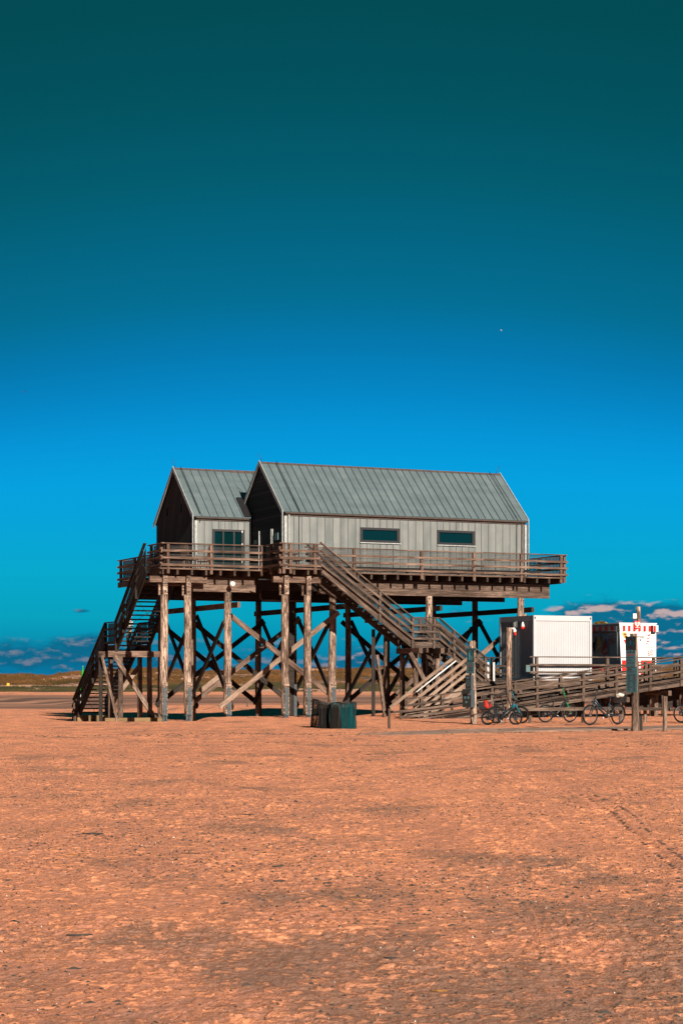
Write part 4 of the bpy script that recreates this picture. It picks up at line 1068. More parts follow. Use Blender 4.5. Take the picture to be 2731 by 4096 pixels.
mb = MB(); corr(mb, W(cu0+.02, cv1-e, 0), W(cu0+.02, cv0+e, 0), cb+.12, ch-.24, -eu, .14, .045); mb.build('side_wall', M['cont_shade'], cont)
mb = MB(); corr(mb, W(cu1-.02, cv0+e, 0), W(cu1-.02, cv1-e, 0), cb+.12, ch-.24, eu); corr(mb, W(cu1-e, cv1-.02, 0), W(cu0+e, cv1-.02, 0), cb+.12, ch-.24, ev); mb.build('rear_wall', M['cont'], cont)
def fr(u0, u1, v0, v1, z0, z1, mat, nm):
    mb = MB(); mb.ubox(u0, u1, v0, v1, z0, z1); return mb.build(nm, M[mat], cont)
fr(cu0+.005, cu1-.005, cv0-.01, cv0+.09, ch-.24, ch, 'cont', 'top_beam'); fr(cu0+.1, cu1-.1, cv0-.01, cv0+.09, cb, cb+.12, 'cont', 'bottom_beam')
fr(cu0-.01, cu0+.09, cv0+.1, cv1, ch-.24, ch, 'cont_shade', 'top_beam'); fr(cu0-.01, cu0+.09, cv0+.1, cv1-.1, cb, cb+.12, 'cont_shade', 'bottom_beam')
fr(cu0+.003, cu0+.10, cv0-.014, cv0+.10, cb, ch-.003, 'cont', 'corner_post'); fr(cu1-.10, cu1+.01, cv0-.014, cv0+.10, cb, ch-.003, 'cont', 'corner_post')
fr(cu0-.014, cu0+.08, cv1-.1, cv1+.01, cb, ch-.003, 'cont_shade', 'corner_post'); fr(cu1-.1, cu1+.01, cv1-.1, cv1+.01, cb, ch-.003, 'cont', 'corner_post')
fr(cu0-.016, cu0+.001, cv0+.0, cv0+.098, cb, ch-.004, 'cont_shade', 'corner_post')
fr(cu0+.09, cu1-.0, cv0+.09, cv1, ch-.06, ch-.01, 'cont', 'roof')
mb = MB()
for u in (cu0+.06, cu1-.06): mb.block(W(u, cv0-.016, ch-.11), eu*.028, ev*.004, UP*.045)
mb.build('corner_casting', M['black'], cont)
def wall_lamp(px, py, kind, label, u):
    v, z = pu(px, py, u); c = W(u-.10, v, z)
    t = thing('wall_lamp', c, label, 'lamp')
    if kind == 'box':
        mb = MB(); mb.block(c, eu*.06, ev*.10, UP*.14); mb.build('lamp_housing', M['steel'], t)
        mb = MB(); mb.block(c+ev*-.0+eu*-.065, eu*.006, ev*.075, UP*.11); mb.build('lens', M['white'], t)
    else:
        mb = MB(); mb.tube([c+UP*.2, c+UP*.12, c-UP*.02], [.02, .05, .10], 10); mb.build('lamp_shade', M['white'], t)
        mb = MB(); mb.tube([c-UP*.02, c-UP*.10, c-UP*.14], [.095, .085, .04], 10); mb.build('lens', M['red'], t)
        mb = MB(); mb.tube([c+UP*.18, c+UP*.18+eu*.12], .02, 6); mb.build('bracket', M['steel'], t)
wall_lamp(2067, 2498, 'box', 'square floodlight on the dark side of the white container', cu0)
wall_lamp(2097, 2505, 'siren', 'white and red beacon lamp on the dark side of the white container', cu0)
nb = W(pv(2108, 2674, V0-.12)[0], V0-.16, pv(2108, 2674, V0-.12)[1])
t = thing('notice_sign', nb, 'small framed notice at the left end of the boardwalk fence', 'sign')
mb = MB(); mb.block(nb, eu*.12, ev*.02, UP*.17); mb.build('sign_frame', M['dark_shade_wood'], t)
mb = MB(); mb.block(nb-ev*.022, eu*.095, ev*.004, UP*.14); pan = mb.build('sign_panel', M['notice'], t)
mb = MB()
mb.block(nb-ev*.027+UP*.08, eu*.07, ev*.001, UP*.011)
for k in range(3): mb.block(nb-ev*.027+UP*(.02-.045*k), eu*.06, ev*.001, UP*.006)
M['ink'] = m_plain('dark_print', (.02, .03, .035), .6)
mb.build('lettering', M['ink'], pan)
# ------------------------------------------------------------------ ice cream kiosk
kc = at(2475.5, 2690, 88.5); ku0, kv0 = uv_of(kc.x, kc.y)
ku1 = pv(2622, 2600, kv0)[0]; kv1 = kv0+4.2; kt = pv(2475.5, 2495, kv0)[1]; kb = ZB+.28; kred = pv(2500, 2641, kv0)[1]
kiosk = thing('ice_cream_kiosk', W((ku0+ku1)/2, (kv0+kv1)/2, ZB), 'white and red ice cream kiosk with scalloped striped awning edge', 'kiosk')
def m_panel(name, c):
    m, nt, b, L = new_mat(name)
    g = nt.nodes.new('ShaderNodeNewGeometry'); sp = nt.nodes.new('ShaderNodeSeparateXYZ'); L.new(g.outputs['Position'], sp.inputs[0])
    fr_ = mathn(nt, 'FRACT', mathn(nt, 'DIVIDE', sp.outputs[2], .19)); e_ = mathn(nt, 'LESS_THAN', fr_, .07)
    n = tex(nt, g.outputs['Position'], 3, 3)
    r = ramp(nt, [(.3, tuple(x*.92 for x in c)), (.7, c)]); L.new(n.outputs['Fac'], r.inputs['Fac'])
    L.new(mixc(nt, mathn(nt, 'MULTIPLY', e_, .35), r.outputs['Color'], tuple(x*.5 for x in c)), b.inputs['Base Color']); b.inputs['Roughness'].default_value = .45; return m
M['kpanel'] = m_panel('kiosk_white_panel', (.66, .64, .60)); M['kdark'] = m_panel('kiosk_side_panel', (.16, .24, .29))  # side panel is a darker, bluish variant of the white one
M['orange'] = m_plain('print_orange', (.62, .30, .06), .6, 0, .25, 14); M['brown'] = m_plain('print_brown', (.11, .045, .02), .6, 0, .3, 14); M['yellow'] = m_plain('print_yellow', (.50, .30, .03), .6, 0, .2, 8)
M['cream'] = m_plain('print_cream', (.62, .55, .45), .6); M['dred'] = m_plain('print_red', (.40, .02, .015), .6, 0, .1)
lean = .10                             # the front leans out towards the top
def KF(u, z, d=0): return W(u+(-.05+.05*(kt-z)/(kt-kb) if False else 0), kv0-d, z)
fshift = lambda z: .16*(1-(z-kb)/(kt-kb))
mb = MB(); mb.prism([W(ku0+.12, kv0, kb), W(ku1, kv0, kb), W(ku1, kv0, kt), W(ku0, kv0, kt)], ev*.05); mb.build('front_wall', M['kpanel'], kiosk)
mb = MB(); mb.prism([W(ku0+.12, kv0+.051, kb), W(ku0+.0, kv0+.051, kt), W(ku0, kv1, kt), W(ku0+.12, kv1, kb)], eu*.05); sw = mb.build('side_wall', M['kdark'], kiosk)
mb = MB(); mb.ubox(ku1-.05, ku1, kv0+.051, kv1, kb, kt); mb.ubox(ku0+.05, ku1-.051, kv1-.05, kv1, kb, kt); mb.build('rear_wall', M['kpanel'], kiosk)
mb = MB(); mb.ubox(ku0-.03, ku1+.03, kv0-.03, kv1+.03, kt+.002, kt+.05); mb.build('roof', M['kpanel'], kiosk)
mb = MB(); mb.ubox(ku1-.05, ku1+.08, kv0-.06, kv0+.2, kt-.35, kt-.05); mb.build('corner_hood', M['white'], kiosk)
mb = MB(); mb.ubox(ku1-.30, ku1-.20, kv0-.075, kv0-.02, kt-.42, kt-.06); mb.ubox(ku1-.28, ku1-.08, kv0-.07, kv0-.02, kt-.44, kt-.36); mb.build('bracket', M['black'], kiosk)
for a, b in ((ku0+.13, (ku0*.45+ku1*.55)-.05), ((ku0*.45+ku1*.55)+.06, ku1-.16)):
    mb = MB(); mb.ubox(a, b, kv0-.012, kv0-.001, kb+.02, kred); mb.build('red_panel', M['red'], kiosk)
mb = MB(); q = (ku0*.45+ku1*.55)
mb.ubox(q-.55, q+.0, kv0-.02, kv0-.001, kb+.05+.6, kt-.62); mb.build('door', M['white'], kiosk)
mb = MB(); mb.ubox(q-.6, q+.25, kv0-.06, kv0-.001, kt-.60, kt-.575); mb.build('door_hood', M['black'], kiosk)
mb = MB(); mb.ubox(q-.02, q+.05, kv0-.035, kv0-.001, kt-.78, kt-.70); mb.build('door_handle', M['steel'], kiosk)
def scallop(org, ax, outv, n, w, h, z, m0, m1, par):
    for k in range(n):
        mb = MB(); pts = []
        for i in range(9):
            t = math.pi*i/8; pts.append((w/2-w/2*math.cos(t), -h+.35*w-.35*w*math.sin(t)*1.0))
        P = [(0, 0)]+[(a, b) for a, b in pts]+[(w, 0)]
        mb.prism([org+ax*(k*w+.006+a*.97)+UP*(z+b) for a, b in P], outv*.012)
        mb.build('awning_scallop', m1 if k % 2 else m0, par)
nw = 14; scallop(W(ku0+.02, kv0-.015, 0), eu, -ev, nw, (ku1-ku0-.04)/nw, .27, kt-.08, M['white'], M['red'], kiosk)
scallop(W(ku0-.02, kv1-.9, 0), -ev, -eu, 12, .26, .30, kt-.10, M['dred'], M['cont_shade'], kiosk)
# heart emblem on its red shield
hc = W(pv(2547, 2502, kv0-.1)[0], kv0-.10, pv(2547, 2502, kv0-.1)[1]+.02)
def heart(s, n=28):
    o = []
    for i in range(n):
        t = 2*math.pi*i/n; o.append((s*.0625*16*math.sin(t)**3, s*.0625*(13*math.cos(t)-5*math.cos(2*t)-2*math.cos(3*t)-math.cos(4*t))))
    return o
mb = MB(); sh = [(-.17, .08), (-.165, .14), (-.12, .19), (-.06, .20), (0, .165), (.06, .20), (.12, .19), (.165, .14), (.17, .08), (.155, -.12), (.08, -.14), (0, -.19), (-.08, -.14), (-.155, -.12)]
mb.prism([hc+eu*a+UP*b for a, b in sh], ev*.08); emb = mb.build('emblem', M['red'], kiosk)
mb = MB()
def band(so, si, dy, d):
    A = heart(so); B = heart(si); n = len(A)
    for i in range(n):
        j = (i+1) % n; P = [hc+eu*x+UP*(y+dy_)-ev*d for (x, y), dy_ in ((A[i], dy), (A[j], dy), (B[j], dy), (B[i], dy))]
        mb.poly(P[::-1])
band(.145, .105, .045, .006); band(.078, .045, .04, .007)
put_text(mb, 'LANGNESE', .05, hc-UP*.115-ev*.008, eu, UP, bold=.001)
mb.build('emblem_mark', M['white'], emb)
mb = MB(); mb.poly([hc+eu*x*.9+UP*(y+.035)-ev*.009 for x, y in heart(.034)][::-1]); mb.build('emblem_mark', M['red'], emb)
# prints on the front
def fp(px, py, d=.02): 
    u_, z_ = pv(px, py, kv0-d); return W(u_, kv0-d, z_)
pr_ = lambda pts, m_, nm, d=.006: (lambda mb_: (mb_.prism([fp(x, y, d) for x, y in pts], -ev*.004), mb_.build(nm, m_, kiosk)))(MB())
pr_([(2486, 2533), (2491, 2529), (2500, 2529), (2506, 2534), (2507, 2541), (2511, 2558), (2502, 2556), (2493, 2550), (2489, 2541)], M['orange'], 'cone_print')
pr_([(2490, 2535), (2497, 2533), (2504, 2536), (2503, 2540), (2495, 2541)], M['brown'], 'cone_print', .012)
pr_([(2495, 2543), (2506, 2543), (2512, 2562), (2503, 2559)], M['brown'], 'cone_print', .012)
pr_([(2492, 2559), (2512, 2559), (2506, 2578), (2501, 2578)], M['dred'], 'cone_print', .009)
for pts in ([(2588, 2541), (2592, 2538), (2600, 2537), (2600, 2542), (2592, 2544), (2587, 2545)], [(2584, 2550), (2592, 2551), (2599, 2549), (2598, 2553), (2590, 2555), (2584, 2553)], [(2582, 2562), (2590, 2563), (2595, 2562), (2594, 2567), (2588, 2568), (2583, 2565)], [(2581, 2573), (2591, 2573), (2587, 2576), (2581, 2577)]):
    pr_(pts, M['red'], 'ribbon_print')
mb = MB(); ax = (eu+UP*.17).normalized(); ay = (UP-eu*.10).normalized()
put_text(mb, 'JETZT EIN', .115, fp(2597, 2592, .006), ax, ay, bold=.002, sx=.62); mb.build('lettering', M['orange'], kiosk)
mb = MB(); put_text(mb, 'EiS!', .34, fp(2600, 2613, .006), ax, ay, bold=.004, sx=.62); mb.build('lettering', M['red'], kiosk)
# service side: frame of the hatch, ice lolly prints
ks = ku0-.012
def sp_(px, py, d=.0):
    v_, z_ = pu(px, py, ks-d+.03); return W(ks-d+.03*0, v_, z_)
def sprint(pts, m_, nm, d=.006):
    mb_ = MB(); mb_.prism([sp_(x, y, d) for x, y in pts], -eu*.004); mb_.build(nm, m_, sw)
mb = MB(); mb.tube([sp_(2364, 2528, .05), sp_(2464, 2525, .05), sp_(2469, 2530, .05), sp_(2469, 2640, .05)], .035, 8); mb.build('hatch_frame', M['steel'], kiosk)
sprint([(2371, 2552), (2376, 2544), (2381, 2552), (2382, 2580), (2381, 2621), (2368, 2580)], M['black'], 'cone_print')
sprint([(2369, 2553), (2375, 2548), (2379, 2556), (2377, 2568), (2370, 2570)], M['cont'], 'cone_print', .012)
sprint([(2387, 2590), (2392, 2546), (2397, 2541), (2401, 2547), (2402, 2560), (2407, 2563), (2404, 2600), (2397, 2606)], M['yellow'], 'lolly_print')
sprint([(2393, 2604), (2397, 2606), (2396, 2626), (2392, 2626)], M['yellow'], 'lolly_print')
sprint([(2405, 2610), (2416, 2570), (2420, 2555), (2424, 2555), (2424, 2570), (2430, 2585), (2430, 2612), (2420, 2622)], M['dred'], 'lolly_print')
ax2 = (-ev+UP*.16).normalized(); ay2 = UP
mb = MB(); put_text(mb, 'JETZT EIN', .12, sp_(2444, 2546, .006), ax2, ay2, sx=1.1); mb.build('lettering', M['dred'], sw); mb = MB(); put_text(mb, 'EiS!', .36, sp_(2446, 2566, .006), ax2, ay2, bold=.006, sx=1.0); mb.build('lettering', M['dred'], sw)
mb = MB(); put_text(mb, 'Solero', .15, sp_(2399, 2585, .014), (-ev+UP*.35).normalized(), ay2, bold=.004); put_text(mb, 'FLUTSCH', .11, sp_(2421, 2600, .014), (-ev+UP*.3).normalized(), ay2, bold=.003); put_text(mb, 'FINGER', .11, sp_(2423, 2607, .014), (-ev+UP*.3).normalized(), ay2, bold=.003); mb.build('lettering', M['cream'], sw)
mb = MB(); mb.prism([W(ku0-.02, kv0+.2, kb+.02), W(ku0-.02, kv1-.2, kb+.02), W(ku0-.02, kv1-.2, kb+.5), W(ku0-.02, kv0+.2, kb+.5)], -eu*.02); mb.build('red_panel', M['dred'], kiosk)
mb = MB(); q0 = sp_(2369, 2692, .25); q1 = sp_(2411, 2681, .25); mb.beam(q0, q1, .1, .09); mb.build('tow_bar', M['red'], kiosk)
for dv in (1.0, 3.2):
    for uu in (ku0+.25, ku1-.25):
        mb = MB(); mb.torus(W(uu, kv0+dv, ZB+.24), eu, .17, .07, 18, 8); mb.disc(W(uu, kv0+dv, ZB+.24), eu, .13, .08, 14); mb.build('wheel', M['rubber'], kiosk)
mb = MB(); pts = []                     # oval board on the roof
ob = [(2362, 2518), (2364, 2500), (2376, 2489), (2394, 2484), (2412, 2486), (2426, 2493), (2432, 2498), (2424, 2507), (2408, 2516), (2390, 2524), (2364, 2530)]
uo = ku0+.15
P = [pu(x, y, uo) for x, y in ob]; mb.prism([W(uo, v, z) for v, z in P], eu*.06); board = mb.build('roof_board', M['yellow'], kiosk)
mb = MB(); P = [pu(x, y, uo) for x, y in [(2370, 2505), (2384, 2489), (2396, 2504), (2382, 2520)]]; mb.prism([W(uo-.008, v, z) for v, z in P], eu*.006)
v_, z_ = pu(2410, 2497, uo); put_text(mb, 'JETZT', .16, W(uo-.012, v_, z_+.06), -ev, UP, bold=.004); put_text(mb, 'EIN EIS!', .13, W(uo-.012, v_, z_-.08), -ev, UP, bold=.004)
mb.build('board_print', M['brown'], board)
# red crates and sand banks seen through the ramp
# ------------------------------------------------------------------ log poles
def log_pole(px, ytop, ybase, Y, dia, label, name='log_post', mat='post', zb=None, lean=0):
    b = at(px, ybase, Y); top = at(px+lean, ytop, Y); r = dia*Y/F/2; g = ground_z(b.x, b.y)
    t = thing(name, (b.x, b.y, g), label, 'post')
    mb = MB(); mb.log((b.x, b.y, g-.5 if zb is None else zb), top, r*1.06, r*.95, 16, 26, .09); mb.build('shaft', M[mat], t)
    return t, b, top, r
t, b, top, r = log_pole(2034, 2510, 2860, 82.6, 23, 'tall bare log post standing in front of the dark container side', mat='pile')
c = top+Vector((r+.09, 0, -.12))
mb = MB(); mb.tube([c+UP*.08+Vector((-.1, 0, 0)), c+UP*.08, c+Vector((.03, 0, -.02)), c+Vector((.05, 0, -.08))], [.03, .05, .08, .06], 10)
lamp2 = thing('beacon_lamp', c, 'white and red beacon lamp clamped to the top of a bare log post', 'lamp'); mb.build('lamp_shade', M['white'], lamp2)
mb = MB(); mb.tube([c+Vector((.05, 0, -.08)), c+Vector((.06, 0, -.22))], [.055, .04], 10); mb.build('lens', M['red'], lamp2)
t, b, top, r = log_pole(2552, 2427, 2860, 95, 17, 'log pole rising behind the ice cream kiosk', mat='pile')
c = top+Vector((-r-.09, -.02, -.46)); lamp3 = thing('pole_lamp', c, 'small white lamp box on the pole behind the kiosk', 'lamp')
mb = MB(); mb.block(c, Vector((.09, 0, 0)), Vector((0, .08, 0)), UP*.12); mb.build('lamp_housing', M['white'], lamp3)
mb = MB(); mb.block(c-UP*.15, Vector((.1, 0, 0)), Vector((0, .09, 0)), UP*.025); mb.build('lamp_lid', M['bolt'], lamp3)
# ---- sign posts near the path
M['sign_dark'] = m_plain('sign_dark_panel', (.016, .014, .012), .5); M['sign_teal'] = m_plain('sign_teal', (.004, .075, .085), .4); M['sign_pale'] = m_plain('sign_pale_panel', (.045, .105, .115), .45, 0, .15, 4)
M['sign_line'] = m_plain('sign_light_line', (.10, .24, .26), .5); M['sign_red'] = m_plain('sign_red_print', (.26, .03, .03), .5); M['sign_blue'] = m_plain('sign_cyan_line', (.0, .09, .14), .5)
def sign_axes(ang): 
    a = Vector((math.cos(ang), math.sin(ang), 0)); n = Vector((math.sin(ang), -math.cos(ang), 0)); return a, n
def ellipse(c, a, rx, rz, n=30): return [c+a*rx*math.cos(2*math.pi*i/n)+UP*rz*math.sin(2*math.pi*i/n) for i in range(n)]
def ring(mb, c, a, nrm, rx, rz, w):
    A = ellipse(c, a, rx, rz); B = ellipse(c, a, rx-w, rz-w)
    for i in range(len(A)):
        j = (i+1) % len(A); mb.poly([A[i], A[j], B[j], B[i]])
def panel(par, c, a, nrm, w, h, mat, nm, th=.02):
    mb = MB(); mb.block(c, a*w/2, nrm*th/2, UP*h/2); return mb.build(nm, M[mat], par)
# first post
t1, b1, top1, r1 = log_pole(1893, 2563, 2893, 72.6, 25.5, 'log post carrying a footpath sign, a red headed warning and two grey boxes', 'sign_post', 'pile', lean=-7)
tag(t1, cat='sign post')
sc = 72.6/F
A1, N1 = sign_axes(R(-52))             # boards face to the left of the camera, in shade
def on1(px, py): 
    p = at(px, py, 72.6); return p+Vector((0, -r1-.03, 0))
def board(par, x0, x1, y0, y1, post_on, A_, N_, mat, nm, th=.025, Y=72.6):
    ca = A_.x; c = post_on((x0+x1)/2, (y0+y1)/2); w = (x1-x0)*Y/F/max(.3, ca); h = (y1-y0)*Y/F
    panel(par, c, A_, N_, w, h, mat, nm, th); return c+N_*(th/2+.002), w, h
c, w, h = board(t1, 1860, 1901, 2593, 2602, on1, A1, N1, 'sign_pale', 'arrow_board')
mb = MB()
for k, q in enumerate((.05, .035, .05, .03, .05, .05, .025, .05, .04)): mb.block(c+A1*w*(-.28+.085*k), A1*w*q*.6, N1*.001, UP*h*(.24+.05*(k % 2)))
mb.build('lettering', M['ink'], t1); mb = MB(); mb.prism([c-A1*w*.46, c-A1*w*.38+UP*h*.28, c-A1*w*.38-UP*h*.28], N1*.002); mb.build('arrow_mark', M['ink'], t1)
c, w, h = board(t1, 1867, 1892, 2602, 2649, on1, A1, N1, 'sign_dark', 'sign_panel')
mb = MB(); mb.prism(ellipse(c, A1, w*.46, h*.49), N1*.003); mb.build('sign_face', M['sign_teal'], t1)
mb = MB(); ring(mb, c+N1*.006, A1, N1, w*.46, h*.49, .008)
def figure(mb, c, a, nrm, hh, skirt=False):
    hd = hh*.13
    mb.prism(ellipse(c+UP*hh*.43, a, hd*.62, hd*.62, 12), nrm*.002)
    body = [(-.10, .34), (.10, .34), (.16, .05), (.10, .0), (.11, -.22), (.10, -.5), (.02, -.5), (.01, -.15), (-.03, -.15), (-.06, -.5), (-.13, -.5), (-.12, 0), (-.17, .06)]
    mb.prism([c+a*x*hh+UP*y*hh for x, y in body], nrm*.002)
figure(mb, c+N1*.006-A1*w*.08+UP*h*.04, A1, N1, h*.66); figure(mb, c+N1*.006+A1*w*.22-UP*h*.14, A1, N1, h*.36)
mb.build('pictogram', M['sign_line'], t1)
c, w, h = board(t1, 1866, 1893, 2650, 2694, on1, A1, N1, 'sign_pale', 'sign_panel')
mb = MB(); put_text(mb, 'VORSICHT', h*.15, c+UP*h*.18, A1, UP, bold=.002); mb.build('lettering', M['sign_red'], t1)
mb = MB()
for k, q in enumerate((.75, .55, .8)): mb.block(c+UP*h*(.02-.13*k)+A1*w*.06, A1*w*.5*q*.8, N1*.001, UP*h*.028)
mb.build('lettering', M['ink'], t1)
M['box'] = m_plain('grey_box_paint', (.055, .068, .073), .5, 0, .1, 3)
def grey_box(x0, x1, y0, y1, label, nm, deep, hood):
    c = on1((x0+x1)/2, (y0+y1)/2); w = (x1-x0)*sc; h = (y1-y0)*sc
    c = c+Vector((0, -.06, 0))
    g = thing(nm, c, label, 'box')
    a, n = sign_axes(R(-32))
    mb = MB(); mb.block(c, a*w*.55, n*deep, UP*h/2); mb.build('casing', M['box'], g)
    f = c+n*(deep+.004)
    if hood:
        mb = MB(); mb.prism([f+a*w*.5+UP*h*.5, f-a*w*.5+UP*h*.5, f-a*w*.5+UP*h*.28+n*.12, f+a*w*.5+UP*h*.28+n*.12], UP*.02); mb.build('hood', M['sign_dark'], g)
        mb = MB(); mb.block(f-UP*h*.14, a*w*.5, n*.004, UP*h*.33); mb.build('front_panel', M['sign_dark'], g)
        mb = MB()
        for q, z in ((-.2, .05), (.2, .05), (-.05, -.2)): mb.block(f+n*.006+a*w*q+UP*h*z, a*w*.11, n*.002, UP*h*.06)
        mb.build('sticker', M['sign_pale'], g)
    else:
        mb = MB(); mb.block(f, a*w*.5, n*.004, UP*h*.46); mb.build('front_panel', M['sign_dark'], g)
        mb = MB(); ring(mb, f+n*.008-UP*h*.08, a, n, w*.36, h*.2, .016); put_text(mb, '1', h*.16, f+n*.008-UP*h*.08, a, UP, bold=.004)
        for q in (-.2, .1): mb.block(f+n*.008+a*w*q+UP*h*.3, a*w*.1, n*.001, UP*h*.05)
        mb.build('sticker', M['sign_pale'], g)
grey_box(1863, 1887, 2700, 2756, 'upper grey box with a round sticker on the log sign post', 'emergency_box', .10, False)
grey_box(1853, 1890, 2758, 2829, 'lower grey hooded machine box on the log sign post', 'ticket_box', .14, True)
# second post
t2, b2, top2, r2 = log_pole(2541, 2534, 2927, 61.3, 31, 'stout dark log post carrying a bicycle sign and two long notice boards', 'sign_post', 'post', lean=-9)
tag(t2, cat='sign post')
A2, N2 = sign_axes(R(-50))
def on2(px, py): return at(px, py, 61.3)+Vector((0, -r2-.03, 0))
c, w, h = board(t2, 2501, 2535, 2546, 2601, on2, A2, N2, 'sign_dark', 'sign_panel', Y=61.3)
mb = MB(); ring(mb, c+N2*.004, A2, N2, w*.36, h*.48, .010)
ring(mb, c+N2*.004-A2*w*.16-UP*h*.06, A2, N2, w*.13, h*.12, .012); ring(mb, c+N2*.004+A2*w*.18-UP*h*.06, A2, N2, w*.13, h*.12, .012)
figure(mb, c+N2*.004+UP*h*.06, A2, N2, h*.34); mb.build('pictogram', M['sign_blue'], t2)
for (y0, y1, tl) in ((2601, 2666, True), (2667, 2770, False)):
    c, w, h = board(t2, 2502 if tl else 2504, 2534 if tl else 2540, y0, y1, on2, A2, N2, 'sign_pale', 'notice_panel', Y=61.3)
    mb = MB(); mbd = MB()
    if tl:
        put_text(mb, 'VORSICHT!', h*.125, c+UP*h*.20, A2, UP, bold=.002); mbd.block(c+UP*h*.36, A2*w*.5, N2*.001, UP*h*.018)
        for k, n_ in enumerate((5, 4, 5)):
            for j in range(n_): mbd.block(c+UP*h*(.06-.17*k)+A2*w*(-.30+.15*j+.01*((j*7+k) % 3)), A2*w*(.045+.02*((j+k) % 2)), N2*.001, UP*h*.022)
        for q in (-.42, 0, .42): mbd.disc(c+UP*h*.43+A2*w*q*.9, N2, .025, .006, 10)
    else:
        for k in range(17):
            for sd in (-1, 1): mbd.block(c+UP*h*(.20-.040*k)+A2*w*.24*sd, A2*w*.17*(.75+.25*math.sin(k*2.3+sd)), N2*.001, UP*h*.008)
        mb = MB(); mb.block(c+UP*h*.07+A2*w*.36, A2*w*.06, N2*.001, UP*h*.035); mb.build('red_mark', M['sign_red'], t2); mb = MB()
        for (q, z_, l_) in ((-.2, .41, .18), (-.2, .37, .16), (-.08, .30, .30)): mbd.block(c+UP*h*z_+A2*w*q, A2*w*l_, N2*.001, UP*h*.015)
        for q in (.42, .2, -.05, -.3): mbd.disc(c+UP*h*q*.95, N2, .02, .008, 10)
    if tl: mb.build('lettering', M['sign_red'], t2)
    mbd.build('lettering', M['ink'], t2)
mb = MB(); q = at(2556, 2926, 61.9); mb.log((q.x, q.y, -.4), (q.x, q.y, .5), .085, .085, 10, 6, .08); mb.build('side_stake', M['dark_shade_wood'], t2)
log_pole(2655, 2785, 2930, 61.0, 17, 'short weathered bollard beside the path at the right', 'bollard', 'post', lean=5)
log_pole(1556, 2834, 2915, 65.3, 11, 'short lone stake at the left end of the ramp', 'stake', 'grey_wood')
# ------------------------------------------------------------------ path of boards half under the sand
pth = MB(); rnd = random.Random(4)
pa = Vector((-.4, 58.6)); pb = Vector((13.0, 66.3)); dd = (pb-pa).normalized(); nn_ = Vector((-dd.y, dd.x)); Lp = (pb-pa).length
nl = 15
for k in range(nl):                     # long planks laid end to end, partly drifted over
    off = -1.25+2.5*(k+.5)/nl; s = rnd.uniform(-2.5, 0)
    while s < Lp:
        e = s+rnd.uniform(3.6, 4.4); a_ = max(0, s); b_ = min(Lp, e-.012)
        if b_-a_ > .3:
            pts = []
            for q_ in (a_, b_):
                q = pa+dd*q_+nn_*off; pts.append(Vector((q.x, q.y, ground_z(q.x, q.y, False)+.035-.09*(1-sstep(1.5, 6, q_))+rnd.uniform(-.006, .006))))
            pth.beam(pts[0], pts[1], 2.5/nl-.008, .05)
        s = e
ORG = Vector((0, 0, 0))
o = pth.build('board_path', M['path_wood']); tag(o, 'low board path lying in the sand', None, None, 'structure')
# ------------------------------------------------------------------ bicycle rack beam
YR = 73.2
rk = thing('bicycle_rack', at(2300, 2880, YR), 'long low timber rail on short posts that the bicycles lean on', 'bike rack')
def rkp(x, y, Y): return at(x, y, Y)
for (x0, y0, x1, y1, Ya, Yb) in ((2045, 2838, 2310, 2835.5, 72.6, 73.2), (2310, 2835, 2545, 2834, 73.2, 73.8), (2545, 2835, 2672, 2837, 73.8, 74.3), (2674, 2838, 2740, 2836, 74.2, 74.5)):
    mb = MB(); mb.beam(at(x0, y0, Ya), at(x1, y1, Yb), .12, .125); mb.build('rail_beam', M['grey_wood'], rk)
for x, Y in ((2332, 73.5), (2482, 73.9), (2580, 74.2), (2120, 73.1)):
    p = at(x, 2880, Y); g = ground_z(p.x, p.y); mb = MB(); mb.log((p.x, p.y+.05, g-.4), (p.x, p.y+.12, EYE+(HY-2834)*Y/F), .075, .07, 10, 6, .08); mb.build('support_post', M['post'], rk)
